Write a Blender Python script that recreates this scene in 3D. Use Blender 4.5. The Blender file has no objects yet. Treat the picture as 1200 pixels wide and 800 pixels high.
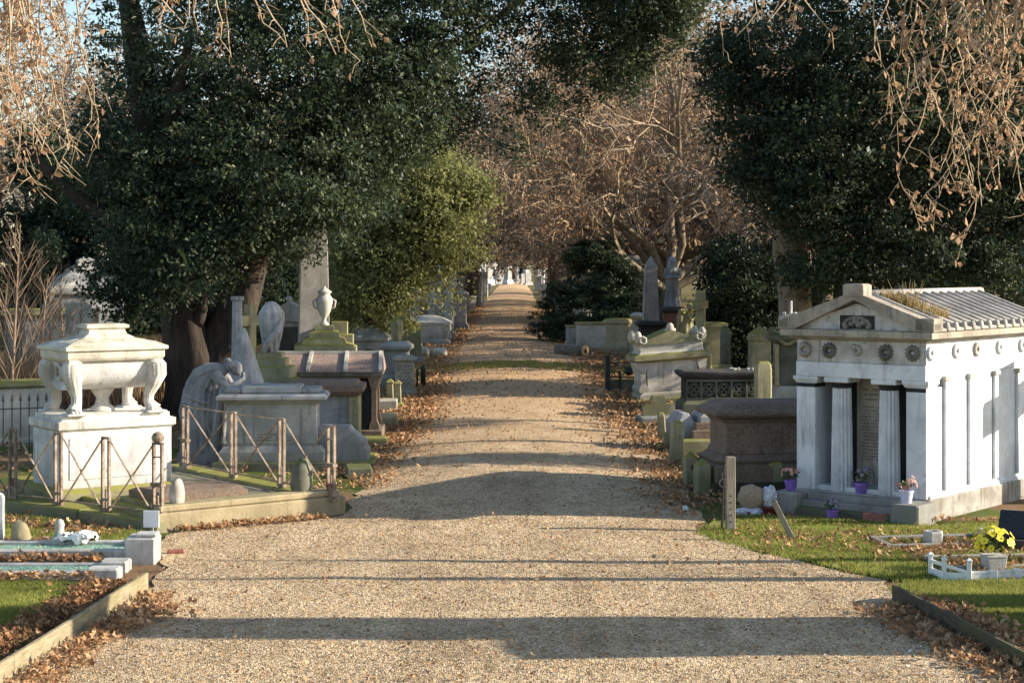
import bpy, bmesh, math, random
import numpy as np
from mathutils import Vector, Matrix, noise as mnoise
R = math.radians
rng = np.random.default_rng(7)
random.seed(7)
scene = bpy.context.scene
COL = scene.collection
F_PX, CX, HY, CAMH = 2000.0, 600.0, 310.0, 3.5   # focal length in photo pixels, optical axis, eye height

def gp(px, py, z=0.0):
    """ground point (at height z) seen at a place in the photograph"""
    Y = F_PX*(CAMH-z)/(py-HY)
    return ((px-CX)*Y/F_PX, Y, z)
def X_(px, Y): return (px-CX)*Y/F_PX
def Z_(py, Y): return CAMH-(py-HY)*Y/F_PX

# ------------------------------------------------------------------ node helpers
def new_mat(name):
    m = bpy.data.materials.new(name); m.use_nodes = True
    nt = m.node_tree
    for n in list(nt.nodes): nt.nodes.remove(n)
    out = nt.nodes.new('ShaderNodeOutputMaterial')
    b = nt.nodes.new('ShaderNodeBsdfPrincipled')
    nt.links.new(b.outputs[0], out.inputs[0])
    return m, nt, b, out
def put(nt, sock, v):
    if hasattr(v, 'is_linked') or hasattr(v, 'links'): nt.links.new(v, sock)
    else:
        if hasattr(v, '__len__') and len(v) == 3 and len(sock.default_value) == 4: v = (*v, 1)
        sock.default_value = v
def pos(nt, sc=(1, 1, 1), rot=(0, 0, 0)):
    g = nt.nodes.new('ShaderNodeNewGeometry')
    mp = nt.nodes.new('ShaderNodeMapping'); mp.inputs['Scale'].default_value = sc; mp.inputs['Rotation'].default_value = rot
    nt.links.new(g.outputs['Position'], mp.inputs[0]); return mp.outputs[0]
def noise(nt, vec, scale, detail=4, rough=.55, dist=0):
    n = nt.nodes.new('ShaderNodeTexNoise'); nt.links.new(vec, n.inputs['Vector'])
    n.inputs['Scale'].default_value = scale; n.inputs['Detail'].default_value = detail
    n.inputs['Roughness'].default_value = rough; n.inputs['Distortion'].default_value = dist
    return n.outputs['Fac']
def voro(nt, vec, scale, feature='F1', out='Distance', rnd=1):
    n = nt.nodes.new('ShaderNodeTexVoronoi'); n.feature = feature
    nt.links.new(vec, n.inputs['Vector']); n.inputs['Scale'].default_value = scale; n.inputs['Randomness'].default_value = rnd
    return n.outputs[out]
def ramp(nt, fac, stops, interp='LINEAR'):
    n = nt.nodes.new('ShaderNodeValToRGB'); n.color_ramp.interpolation = interp
    e = n.color_ramp.elements
    while len(e) < len(stops): e.new(.5)
    for i, (p, c) in enumerate(stops):
        e[i].position = p
        if not hasattr(c, '__len__'): c = (c, c, c)
        e[i].color = (*c[:3], 1)
    nt.links.new(fac, n.inputs[0]); return n.outputs[0]
def mix(nt, fac, a, b, mode='MIX'):
    n = nt.nodes.new('ShaderNodeMix'); n.data_type = 'RGBA'; n.blend_type = mode
    put(nt, n.inputs[0], fac); put(nt, n.inputs[6], a); put(nt, n.inputs[7], b); return n.outputs[2]
def mth(nt, op, a, b=0.0, clamp=False):
    n = nt.nodes.new('ShaderNodeMath'); n.operation = op; n.use_clamp = clamp
    put(nt, n.inputs[0], a); put(nt, n.inputs[1], b); return n.outputs[0]
def smooth(nt, v, a, b):
    n = nt.nodes.new('ShaderNodeMapRange'); n.interpolation_type = 'SMOOTHSTEP'
    put(nt, n.inputs[0], v); n.inputs[1].default_value = a; n.inputs[2].default_value = b; return n.outputs[0]
def bump(nt, b, h, strength=.5, dist=.02):
    n = nt.nodes.new('ShaderNodeBump'); n.inputs['Strength'].default_value = strength; n.inputs['Distance'].default_value = dist
    nt.links.new(h, n.inputs['Height']); nt.links.new(n.outputs[0], b.inputs['Normal'])
def normz(nt):
    g = nt.nodes.new('ShaderNodeNewGeometry'); s = nt.nodes.new('ShaderNodeSeparateXYZ')
    nt.links.new(g.outputs['Normal'], s.inputs[0]); return s.outputs[2]
def posz(nt):
    g = nt.nodes.new('ShaderNodeNewGeometry'); s = nt.nodes.new('ShaderNodeSeparateXYZ')
    nt.links.new(g.outputs['Position'], s.inputs[0]); return s.outputs[2]
def attr(nt, name='rnd'):
    a = nt.nodes.new('ShaderNodeAttribute'); a.attribute_name = name; return a.outputs['Fac']

def stone(name, a, b, moss=.4, grime=.5, rough=.88, speck=0, mosscol=(.155, .15, .038), dark=(.035, .034, .03), bscale=26, lichen=0, foot=.35):
    m, nt, bs, _ = new_mat(name)
    p = pos(nt); ps = pos(nt, (5, 5, .55))
    big = noise(nt, p, 1.9, 7, .62, .4)
    c = mix(nt, smooth(nt, big, .32, .68), a, b)
    if speck:
        v = voro(nt, p, 55, out='Color'); s = nt.nodes.new('ShaderNodeSeparateColor'); nt.links.new(v, s.inputs[0])
        c = mix(nt, speck, c, ramp(nt, s.outputs[0], [(0, (.05, .035, .03)), (.45, (.28, .2, .16)), (.8, (.42, .33, .27)), (1, (.12, .1, .1))]), 'MIX')
    st = noise(nt, ps, 2.2, 6, .65)
    c = mix(nt, mth(nt, 'MULTIPLY', smooth(nt, st, .52, .78), grime), c, dark)
    blot = noise(nt, p, 7, 8, .7)
    c = mix(nt, mth(nt, 'MULTIPLY', smooth(nt, blot, .55, .72), grime*.8), c, tuple(x*.45 for x in b))
    # soil splash and algae low down
    low = mth(nt, 'SUBTRACT', 1.0, smooth(nt, mth(nt, 'ADD', posz(nt), mth(nt, 'MULTIPLY', big, -.5)), -.2, .5))
    c = mix(nt, mth(nt, 'MULTIPLY', low, foot), c, (.09, .085, .045))
    if moss:
        nz = normz(nt)
        mm = mth(nt, 'ADD', mth(nt, 'MULTIPLY', nz, .33), noise(nt, p, 3.3, 8, .7))
        k = smooth(nt, mm, 1.02-moss*.55, 1.22-moss*.5)
        mc = mix(nt, noise(nt, p, 11, 5), mosscol, tuple(x*1.75 for x in mosscol))
        c = mix(nt, mth(nt, 'MULTIPLY', k, min(1, .55+moss*.5)), c, mc)
    if lichen:
        l = voro(nt, p, 9); l2 = noise(nt, p, 14, 5)
        k = smooth(nt, mth(nt, 'ADD', l, mth(nt, 'MULTIPLY', l2, .4)), .36, .28)
        c = mix(nt, mth(nt, 'MULTIPLY', k, lichen), c, (.5, .5, .42))
    fine = noise(nt, p, 90, 4, .7)
    c = mix(nt, .3, c, ramp(nt, fine, [(.3, .55), (.6, 1.0)]), 'MULTIPLY')
    put(nt, bs.inputs['Base Color'], c); bs.inputs['Roughness'].default_value = rough
    bs.inputs['Specular IOR Level'].default_value = .25
    bump(nt, bs, mth(nt, 'ADD', mth(nt, 'MULTIPLY', fine, .35), noise(nt, p, bscale, 7, .7)), .55, .018)
    return m

def plain(name, col, rough=.6, var=.25, scale=20, metal=0, bmp=.15, trans=0):
    m, nt, bs, _ = new_mat(name); p = pos(nt)
    n = noise(nt, p, scale, 6, .65)
    c = mix(nt, smooth(nt, n, .3, .7), tuple(x*(1-var) for x in col), tuple(min(1, x*(1+var*.6)) for x in col))
    put(nt, bs.inputs['Base Color'], c); bs.inputs['Roughness'].default_value = rough; bs.inputs['Metallic'].default_value = metal
    if bmp: bump(nt, bs, noise(nt, p, scale*3, 5), bmp, .01)
    if trans: bs.inputs['Transmission Weight'].default_value = trans
    return m

def leaf_mat(name, dark, mid, light, rough=.42, trans=.22, spec=.5):
    m, nt, bs, out = new_mat(name)
    a = attr(nt); p = pos(nt)
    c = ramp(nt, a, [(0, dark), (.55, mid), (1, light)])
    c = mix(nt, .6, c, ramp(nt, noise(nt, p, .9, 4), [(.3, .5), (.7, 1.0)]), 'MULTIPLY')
    put(nt, bs.inputs['Base Color'], c); bs.inputs['Roughness'].default_value = rough; bs.inputs['Specular IOR Level'].default_value = spec
    if trans:
        t = nt.nodes.new('ShaderNodeBsdfTranslucent'); put(nt, t.inputs[0], mix(nt, .5, c, light))
        mx = nt.nodes.new('ShaderNodeMixShader'); mx.inputs[0].default_value = trans
        nt.links.new(bs.outputs[0], mx.inputs[1]); nt.links.new(t.outputs[0], mx.inputs[2]); nt.links.new(mx.outputs[0], out.inputs[0])
    return m

def bark_mat(name, a, b, vs=(9, 9, 1.6), st=.9, moss=0):
    m, nt, bs, _ = new_mat(name)
    n = noise(nt, pos(nt, vs), 1.6, 8, .65, .6); n2 = noise(nt, pos(nt), 2.2, 6, .6)
    c = mix(nt, smooth(nt, n, .35, .65), a, b)
    c = mix(nt, mth(nt, 'MULTIPLY', smooth(nt, n2, .5, .7), .5), c, tuple(x*.4 for x in a))
    if moss: c = mix(nt, mth(nt, 'MULTIPLY', smooth(nt, n2, .55, .4), moss), c, (.1, .11, .03))
    put(nt, bs.inputs['Base Color'], c); bs.inputs['Roughness'].default_value = .9; bs.inputs['Specular IOR Level'].default_value = .2
    bump(nt, bs, n, st, .05); return m

M = {}
M['marble'] = stone('white marble', (.76, .75, .735), (.5, .49, .48), .12, .7, lichen=.25, foot=.4, dark=(.14, .135, .125))
M['marble_lid'] = stone('lichened marble', (.72, .68, .58), (.44, .4, .33), .5, .6, lichen=.45)
M['marble_dirty'] = stone('weathered marble', (.78, .75, .69), (.46, .43, .38), .25, .8, lichen=.3, foot=.3, dark=(.09, .085, .075))
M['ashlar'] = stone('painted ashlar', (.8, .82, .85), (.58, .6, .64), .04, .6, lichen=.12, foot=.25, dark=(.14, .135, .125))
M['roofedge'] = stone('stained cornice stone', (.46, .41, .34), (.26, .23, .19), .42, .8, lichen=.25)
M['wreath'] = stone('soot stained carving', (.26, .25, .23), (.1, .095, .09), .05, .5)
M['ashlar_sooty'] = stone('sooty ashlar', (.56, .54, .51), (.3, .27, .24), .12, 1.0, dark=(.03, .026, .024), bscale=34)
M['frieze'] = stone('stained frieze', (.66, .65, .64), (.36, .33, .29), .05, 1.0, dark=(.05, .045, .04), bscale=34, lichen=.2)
M['soot'] = stone('soot blackened stone', (.05, .048, .045), (.02, .02, .02), .05, .4)  # real soot, and shade put into recesses, openings and holes
M['greystone'] = stone('grey limestone', (.42, .42, .41), (.26, .26, .25), .38, .6, lichen=.2)
M['statue'] = stone('dull grey statue stone', (.33, .33, .33), (.2, .2, .2), .25, .6, lichen=.15, foot=.2)
M['palestone'] = stone('pale limestone', (.6, .57, .5), (.42, .4, .35), .38, .55, lichen=.3)
M['buff'] = stone('buff sandstone', (.52, .43, .27), (.38, .31, .19), .42, .5)
M['paving'] = stone('mossy paving', (.3, .28, .22), (.18, .17, .13), .45, .6, mosscol=(.1, .105, .03), lichen=.2)
M['mossy'] = stone('mossy stone', (.38, .35, .22), (.22, .21, .12), .85, .55, mosscol=(.165, .16, .038))
M['mossy_dark'] = stone('dark mossy stone', (.2, .2, .16), (.11, .11, .08), .75, .6, mosscol=(.08, .09, .025))
M['brown'] = stone('brown granite', (.235, .165, .115), (.135, .095, .068), .22, .5, speck=.35, foot=.25)
M['granite'] = stone('pink granite', (.42, .3, .24), (.3, .2, .16), .05, .3, speck=.55, foot=0, bscale=60)
M['redgranite'] = stone('red granite', (.25, .09, .065), (.17, .06, .045), .05, .3, speck=.3, rough=.5)
M['darkstone'] = stone('dark stone', (.085, .08, .075), (.05, .048, .045), .3, .5)
M['obelisk'] = stone('speckled grey granite', (.46, .46, .44), (.3, .3, .29), .05, .6, speck=.2, lichen=.3, bscale=40)
M['roofstone'] = stone('stone roof tiles', (.5, .47, .43), (.33, .31, .28), .3, .6, lichen=.25)
M['redtile'] = stone('red slab', (.5, .16, .13), (.38, .12, .1), .1, .2)
M['chips'] = None
M['iron'] = None
M['black_iron'] = plain('black iron', (.02, .02, .021), .55, .4)
M['wood'] = bark_mat('weathered grey wood', (.3, .27, .22), (.2, .18, .15), (40, 40, 2), .4)
M['boardwood'] = bark_mat('edging timber', (.36, .3, .2), (.24, .2, .13), (30, 2, 30), .4, .3)
M['boarddark'] = bark_mat('dark edging timber', (.12, .1, .07), (.07, .06, .045), (30, 2, 30), .4, .4)
M['purple'] = plain('purple plastic', (.22, .12, .46), .6, .35, 14, bmp=.03)
M['lilac'] = plain('pale lilac plastic', (.55, .55, .75), .45, .1, 8, bmp=.03)
M['white_paint'] = plain('white painted wood', (.8, .8, .8), .5, .1, 9)
M['sign_white'] = plain('white sign face', (.85, .85, .84), .4, .06, 5, bmp=.02)
M['sack'] = plain('beige sack cloth', (.33, .26, .19), .9, .25, 30, bmp=.4)
M['plastic'] = plain('crumpled clear plastic', (.55, .58, .66), .25, .3, 14, bmp=.6)
M['maroon'] = plain('dark red plastic', (.12, .02, .015), .5, .3)
M['ballwhite'] = plain('scuffed white ball', (.6, .62, .64), .6, .2)
M['flower_white'] = plain('white petals', (.85, .85, .82), .7, .1)
M['flower_pink'] = plain('faded pink petals', (.5, .27, .22), .8, .35)
M['flower_mauve'] = plain('grey mauve petals', (.22, .2, .24), .8, .4)
M['flower_yellow'] = plain('yellow petals', (.85, .68, .03), .6, .15)
M['flower_eye'] = plain('brown flower centres', (.1, .03, .01), .8, .2)
M['stemgreen'] = plain('flower leaves', (.07, .1, .025), .7, .4)
M['logbark'] = bark_mat('log bark', (.3, .26, .2), (.12, .1, .08), (6, 6, 6))
M['logend'] = plain('sawn log end', (.6, .42, .22), .8, .3, 6)
M['inscr'] = plain('worn lettering', (.12, .11, .1), .9, .4)
M['inscr_faint'] = plain('faint worn lettering', (.2, .185, .165), .9, .4)
M['panel'] = stone('worn inscribed slab', (.56, .5, .43), (.36, .32, .27), .1, .6, bscale=40)

def iron_mat():
    m, nt, bs, _ = new_mat('rusty painted iron'); p = pos(nt)
    n = noise(nt, p, 6, 7, .7); n2 = noise(nt, p, 28, 5)
    c = mix(nt, smooth(nt, n, .38, .62), (.15, .1, .07), (.32, .26, .2))
    c = mix(nt, smooth(nt, n2, .55, .7), c, (.12, .06, .04))
    put(nt, bs.inputs['Base Color'], c); bs.inputs['Roughness'].default_value = .75
    bump(nt, bs, n2, .5, .006); return m
M['iron'] = iron_mat()
def chips_mat():
    m, nt, bs, _ = new_mat('green glass chippings'); p = pos(nt)
    v = voro(nt, p, 55, out='Color'); s = nt.nodes.new('ShaderNodeSeparateColor'); nt.links.new(v, s.inputs[0])
    put(nt, bs.inputs['Base Color'], ramp(nt, s.outputs[0], [(0, (.1, .22, .15)), (.4, (.2, .42, .3)), (.75, (.5, .65, .52)), (1, (.28, .22, .15))], 'CONSTANT'))
    bs.inputs['Roughness'].default_value = .5; bump(nt, bs, voro(nt, p, 55), .8, .015); return m
M['chips'] = chips_mat()

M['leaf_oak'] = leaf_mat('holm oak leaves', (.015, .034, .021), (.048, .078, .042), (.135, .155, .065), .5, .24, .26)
M['leaf_lit'] = leaf_mat('olive evergreen leaves', (.1, .12, .04), (.25, .265, .095), (.46, .46, .19), .5, .46, .35)  # palette lightened so sunlight on this crown sits in the leaf colour
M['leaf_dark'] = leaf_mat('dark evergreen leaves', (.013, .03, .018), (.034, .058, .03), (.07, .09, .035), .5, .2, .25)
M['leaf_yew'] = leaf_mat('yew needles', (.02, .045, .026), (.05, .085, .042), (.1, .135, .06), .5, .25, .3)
M['leaf_dry'] = leaf_mat('dried brown leaves', (.28, .14, .075), (.48, .28, .16), (.66, .46, .3), .75, .35, .2)
M['leaf_far'] = leaf_mat('distant brown leaves', (.25, .165, .1), (.42, .29, .175), (.55, .41, .26), .8, .25, .2)
M['litter'] = leaf_mat('fallen leaves', (.16, .07, .035), (.45, .24, .11), (.66, .45, .26), .8, .2, .2)
M['grass'] = leaf_mat('grass blades', (.12, .16, .025), (.26, .3, .055), (.48, .46, .13), .6, .4, .3)
M['reed'] = leaf_mat('dead stems', (.12, .07, .04), (.26, .16, .09), (.4, .28, .17), .8, .2, .2)
M['bark_oak'] = bark_mat('holm oak bark', (.075, .058, .046), (.035, .028, .023), (4, 4, .8))
M['bark_plane'] = bark_mat('plane bark', (.32, .255, .175), (.16, .125, .085), (2.2, 2.2, 1.5), .5)
M['bark_pale'] = bark_mat('pale trunk bark', (.3, .24, .18), (.17, .14, .1), (4, 4, 1), .6)
M['twig'] = bark_mat('plane twigs', (.46, .35, .24), (.31, .235, .155), (3, 3, 3), .2)
M['twig_far'] = bark_mat('distant twigs', (.3, .245, .2), (.22, .18, .15), (3, 3, 3), .2)
M['twig_brown'] = bark_mat('brown sapling bark', (.3, .21, .14), (.2, .14, .1), (3, 3, 3), .2)
M['bark_dark'] = bark_mat('dark bark', (.1, .08, .06), (.06, .05, .04), (4, 4, 1))

# ------------------------------------------------------------------ mesh helpers
class MB:
    def __init__(s): s.v = []; s.f = []; s.M = Matrix.Identity(4)
    def at(s, x=0, y=0, z=0, rz=0, rx=0, ry=0):
        s.M = Matrix.Translation((x, y, z)) @ Matrix.Rotation(R(rz), 4, 'Z') @ Matrix.Rotation(R(ry), 4, 'Y') @ Matrix.Rotation(R(rx), 4, 'X'); return s
    def add(s, vs, fs):
        o = len(s.v); s.v += [tuple(s.M @ Vector(v)) for v in vs]; s.f += [tuple(i+o for i in f) for f in fs]; return s
    def rings(s, rs, close=True, cap0=True, cap1=True):
        n = len(rs[0]); vs = [p for r in rs for p in r]; fs = []
        for i in range(len(rs)-1):
            for j in range(n if close else n-1):
                k = (j+1) % n; fs.append((i*n+j, i*n+k, (i+1)*n+k, (i+1)*n+j))
        if cap0: fs.append(tuple(range(n-1, -1, -1)))
        if cap1: fs.append(tuple(range((len(rs)-1)*n, len(rs)*n)))
        return s.add(vs, fs)
    def loft(s, prof, c=.012, cx=0, cy=0):
        """stack of chamfered rectangles (half width, half depth, height)"""
        rs = []
        for hx, hy, z in prof:
            k = max(min(c, .4*hx, .4*hy), 1e-4)
            rs.append([(cx+x, cy+y, z) for x, y in ((-hx+k, -hy), (hx-k, -hy), (hx, -hy+k), (hx, hy-k), (hx-k, hy), (-hx+k, hy), (-hx, hy-k), (-hx, -hy+k))])
        return s.rings(rs)
    def box(s, x0, x1, y0, y1, z0, z1, c=.012):
        hx, hy = (x1-x0)/2, (y1-y0)/2; c = min(c, hx*.45, hy*.45, (z1-z0)*.45)
        return s.loft([(hx-c, hy-c, z0), (hx, hy, z0+c), (hx, hy, z1-c), (hx-c, hy-c, z1)], c, (x0+x1)/2, (y0+y1)/2)
    def extr(s, poly, y0, y1):
        """x-z outline pushed along y"""
        n = len(poly); vs = [(x, y0, z) for x, z in poly]+[(x, y1, z) for x, z in poly]
        fs = [(i, (i+1) % n, n+(i+1) % n, n+i) for i in range(n)]+[tuple(range(n-1, -1, -1)), tuple(range(n, 2*n))]
        return s.add(vs, fs)
    def lathe(s, prof, seg=24, cx=0, cy=0, flute=0, fd=.0, sy=1, fold=None):
        rs = []
        for r, z in prof:
            ring = []
            for j in range(seg):
                a = 2*math.pi*j/seg; q = r
                if flute: q = r*(1-fd*abs(math.sin(a*flute/2)))if False else r*(1-fd*(.5+.5*math.cos(a*flute)))
                if fold: q = fold(a, z, r)
                ring.append((cx+q*math.cos(a), cy+sy*q*math.sin(a), z))
            rs.append(ring)
        return s.rings(rs)
    def tube(s, pts, rad, seg=8, sq=1, fn=None):
        pts = [Vector(p) for p in pts]; n = len(pts)
        rad = [rad]*n if not hasattr(rad, '__len__') else rad
        rs = []; up = Vector((0, 0, 1)); 
        d0 = (pts[1]-pts[0]).normalized(); 
        a = d0.orthogonal().normalized() if abs(d0.z) > .9 else d0.cross(up).normalized()
        for i in range(n):
            d = (pts[min(i+1, n-1)]-pts[max(i-1, 0)]).normalized()
            a = (a-d*a.dot(d)); a = a.normalized() if a.length > 1e-6 else d.orthogonal().normalized()
            b = d.cross(a); ring = []
            for j in range(seg):
                t = 2*math.pi*j/seg; r = rad[i]
                if fn: r = fn(t, i/(n-1), r)
                ring.append(tuple(pts[i]+a*(r*math.cos(t))+b*(r*sq*math.sin(t))))
            rs.append(ring)
        return s.rings(rs)
    def bar(s, p, q, w, t=None):
        """flat iron bar from p to q"""
        p, q = Vector(p), Vector(q); t = t or w; d = (q-p).normalized()
        a = Vector((0, 0, 1)).cross(d); a = a.normalized() if a.length > .05 else Vector((1, 0, 0)); b = d.cross(a)
        rs = [[tuple(c+a*x*w/2+b*y*t/2) for x, y in ((-1, -1), (1, -1), (1, 1), (-1, 1))] for c in (p, q)]
        return s.rings(rs)
    def ball(s, c, r, seg=12, n=8, fn=None):
        rx, ry, rz = (r, r, r) if not hasattr(r, '__len__') else r
        rs = []
        for i in range(1, n):
            ph = math.pi*i/n; ring = []
            for j in range(seg):
                a = 2*math.pi*j/seg; d = Vector((math.sin(ph)*math.cos(a), math.sin(ph)*math.sin(a), -math.cos(ph)))
                k = fn(d) if fn else 1
                ring.append((c[0]+rx*d.x*k, c[1]+ry*d.y*k, c[2]+rz*d.z*k))
            rs.append(ring)
        return s.rings(rs)
    def build(s, name, mat, parent=None, smooth=False, mods=()):
        me = bpy.data.meshes.new(name); me.from_pydata(s.v, [], s.f)
        bm = bmesh.new(); bm.from_mesh(me); bmesh.ops.recalc_face_normals(bm, faces=bm.faces); bm.to_mesh(me); bm.free()
        me.materials.append(mat)
        if smooth: me.polygons.foreach_set('use_smooth', [True]*len(me.polygons))
        me.update(); o = bpy.data.objects.new(name, me); COL.objects.link(o)
        if parent: o.parent = parent
        return o
def soften(o, voxel=.02, it=4):
    m = o.modifiers.new('remesh', 'REMESH'); m.mode = 'VOXEL'; m.voxel_size = voxel; m.use_smooth_shade = True
    if it:
        k = o.modifiers.new('smooth', 'SMOOTH'); k.iterations = it; k.factor = .4
    return o
def autosmooth(o, ang=35):
    me = o.data; me.polygons.foreach_set('use_smooth', [True]*len(me.polygons))
    bm = bmesh.new(); bm.from_mesh(me)
    for e in bm.edges:
        if len(e.link_faces) == 2 and e.calc_face_angle(0) > R(ang): e.smooth = False
    bm.to_mesh(me); bm.free(); return o

def np_obj(name, V, Fc, mat, parent=None, rnd=None, smooth=False):
    me = bpy.data.meshes.new(name); V = np.asarray(V, np.float32); Fc = np.asarray(Fc, np.int32)
    m, k = Fc.shape
    me.vertices.add(len(V)); me.vertices.foreach_set('co', V.ravel())
    me.loops.add(m*k); me.loops.foreach_set('vertex_index', Fc.ravel())
    me.polygons.add(m); me.polygons.foreach_set('loop_start', np.arange(0, m*k, k, dtype=np.int32))
    if smooth: me.polygons.foreach_set('use_smooth', np.ones(m, bool))
    if rnd is not None:
        a = me.attributes.new('rnd', 'FLOAT', 'POINT'); a.data.foreach_set('value', np.asarray(rnd, np.float32))
    me.materials.append(mat); me.update(calc_edges=True); me.validate()
    o = bpy.data.objects.new(name, me); COL.objects.link(o)
    if parent: o.parent = parent
    return o

def tag(o, label=None, cat=None, group=None, kind=None):
    if label: o['label'] = label
    if cat: o['category'] = cat
    if group: o['group'] = group
    if kind: o['kind'] = kind
    return o
def thing(name, label, cat, loc=(0, 0, 0), rz=0, group=None, tilt=(0, 0)):
    o = bpy.data.objects.new(name, None); COL.objects.link(o); o.location = loc
    o.rotation_euler = (R(tilt[0]), R(tilt[1]), R(rz)); o.empty_display_size = .2
    return tag(o, label, cat, group)
def dup(root, loc, rz=0, label=None, group=None, sc=1, tilt=(0, 0)):
    r = root.copy(); COL.objects.link(r); r.location = loc; r.rotation_euler = (R(tilt[0]), R(tilt[1]), R(rz))
    r.scale = (sc, sc, sc) if not hasattr(sc, '__len__') else sc
    if label: r['label'] = label
    if group: r['group'] = group
    for ch in list(root.children):
        c = ch.copy(); COL.objects.link(c); c.parent = r
        for g in list(ch.children):
            d = g.copy(); COL.objects.link(d); d.parent = c
    return r
# ------------------------------------------------------------------ camera, sky, sun
cd = bpy.data.cameras.new('camera'); cam = bpy.data.objects.new('camera', cd); COL.objects.link(cam); scene.camera = cam
cam.location = (0, 0, CAMH); cam.rotation_euler = (R(90), 0, 0)
cd.sensor_width = 36; cd.lens = 36*F_PX/1200; cd.shift_y = -(400-HY)/1200; cd.clip_start = .1; cd.clip_end = 3000
SUN_EL, SUN_AZ = 21.0, 90.0      # degrees above the horizon, degrees clockwise from straight ahead
w = bpy.data.worlds.new('World'); scene.world = w; w.use_nodes = True
wn = w.node_tree; bg = wn.nodes['Background']
sky = wn.nodes.new('ShaderNodeTexSky'); sky.sky_type = 'NISHITA'; sky.sun_disc = False
sky.sun_elevation = R(SUN_EL); sky.sun_rotation = R(SUN_AZ); sky.air_density = 1.0; sky.dust_density = .6
gain = wn.nodes.new('ShaderNodeVectorMath'); gain.operation = 'SCALE'; gain.inputs['Scale'].default_value = 1.55
wn.links.new(sky.outputs[0], gain.inputs[0]); wn.links.new(gain.outputs[0], bg.inputs[0]); bg.inputs[1].default_value = .15
ld = bpy.data.lights.new('sun', 'SUN'); ld.energy = 5.0; ld.angle = R(.5); ld.color = (2.15, 1.9, 1.54)
sun = bpy.data.objects.new('sun', ld); COL.objects.link(sun)
sd = Vector((math.sin(R(SUN_AZ))*math.cos(R(SUN_EL)), math.cos(R(SUN_AZ))*math.cos(R(SUN_EL)), math.sin(R(SUN_EL))))
sun.rotation_euler = sd.to_track_quat('Z', 'Y').to_euler(); sun.location = sd*60
scene.view_settings.view_transform = 'Standard'; scene.view_settings.look = 'None'; scene.view_settings.exposure = 0
scene.cycles.max_bounces = 6; scene.cycles.diffuse_bounces = 3; scene.cycles.transparent_max_bounces = 4
scene.cycles.use_denoising = True

# ------------------------------------------------------------------ ground and path
LE = [(9, -5.2), (13, -4.38), (14.3, -4.25), (18.4, -3.92), (19.6, -4.0), (21.2, -4.42), (22.3, -4.5), (22.9, -3.7), (23.7, -2.35), (26.4, -2.3), (30.4, -2.43), (35.9, -2.33), (43.75, -2.2), (53.8, -2.48), (66.7, -2.67), (93, -2.57), (134, -2.6), (200, -2.5), (280, -2.2), (345, -2.2)]
RE = [(9, 5.6), (13, 4.7), (14.6, 4.42), (17.7, 3.97), (18.9, 4.16), (20.4, 3.2), (22, 2.42), (24.1, 2.56), (28, 2.66), (33.3, 2.75), (42.4, 2.65), (53.8, 2.69), (63.6, 2.86), (82, 2.47), (113, 2.26), (166, 2.33), (233, 2.57), (345, 2.5)]
def edge(tab, y): return float(np.interp(y, [a for a, _ in tab], [b for _, b in tab]))
def hgt(x, y): return .018*mnoise.noise((x*.45, y*.45, 3.1))+.01*mnoise.noise((x*1.7, y*1.7, 8.3))

def camber(x, y):
    l, r = edge(LE, y), edge(RE, y); u = (x-l)/(r-l)
    return .15*(1-(2*u-1)**2)*min(1, max(0, (y-21.5)/4)) if 0 < u < 1 else 0.0
def gravel_mat():
    m, nt, bs, _ = new_mat('gravel'); p = pos(nt)
    v = nt.nodes.new('ShaderNodeTexVoronoi'); nt.links.new(p, v.inputs['Vector']); v.inputs['Scale'].default_value = 58
    s = nt.nodes.new('ShaderNodeSeparateColor'); nt.links.new(v.outputs['Color'], s.inputs[0])
    c = ramp(nt, s.outputs[0], [(0, (.17, .115, .064)), (.2, (.46, .335, .195)), (.45, (.82, .625, .39)), (.7, (.63, .475, .305)), (.88, (.9, .75, .51)), (1, (.95, .9, .78))])
    v2 = nt.nodes.new('ShaderNodeTexVoronoi'); nt.links.new(p, v2.inputs['Vector']); v2.inputs['Scale'].default_value = 16
    big = noise(nt, p, .55, 7, .62); mid = noise(nt, p, 3.5, 7, .7)
    c = mix(nt, .8, c, ramp(nt, big, [(.3, (.62, .58, .55)), (.62, (1, .97, .93))]), 'MULTIPLY')
    c = mix(nt, .6, c, ramp(nt, mid, [(.34, (.5, .45, .42)), (.55, (1, 1, 1))]), 'MULTIPLY')
    trk = noise(nt, pos(nt, (1.5, .09, 1)), 1.0, 5, .6, .3)
    c = mix(nt, .5, c, ramp(nt, trk, [(.34, (.62, .58, .52)), (.5, (.95, .93, .9)), (.66, (1, 1, 1))]), 'MULTIPLY')
    damp = noise(nt, pos(nt, (.8, .3, 1)), .8, 6, .65)
    c = mix(nt, mth(nt, 'MULTIPLY', smooth(nt, damp, .55, .68), .35), c, (.26, .19, .11))
    sy = nt.nodes.new('ShaderNodeSeparateXYZ'); g = nt.nodes.new('ShaderNodeNewGeometry'); nt.links.new(g.outputs['Position'], sy.inputs[0])
    far = smooth(nt, sy.outputs[1], 24, 60)
    c = mix(nt, mth(nt, 'MULTIPLY', far, .75), c, mix(nt, noise(nt, p, 5, 6, .7), (.46, .27, .145), (.84, .58, .34)))
    put(nt, bs.inputs['Base Color'], c); bs.inputs['Roughness'].default_value = .95; bs.inputs['Specular IOR Level'].default_value = .15
    h = mth(nt, 'ADD', mth(nt, 'MULTIPLY', v.outputs['Distance'], -1.0), mth(nt, 'MULTIPLY', v2.outputs['Distance'], -1.2))
    h = mth(nt, 'ADD', h, mth(nt, 'MULTIPLY', mid, 1.6))
    bump(nt, bs, h, .8, .03); return m
M['gravel'] = gravel_mat()
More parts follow.
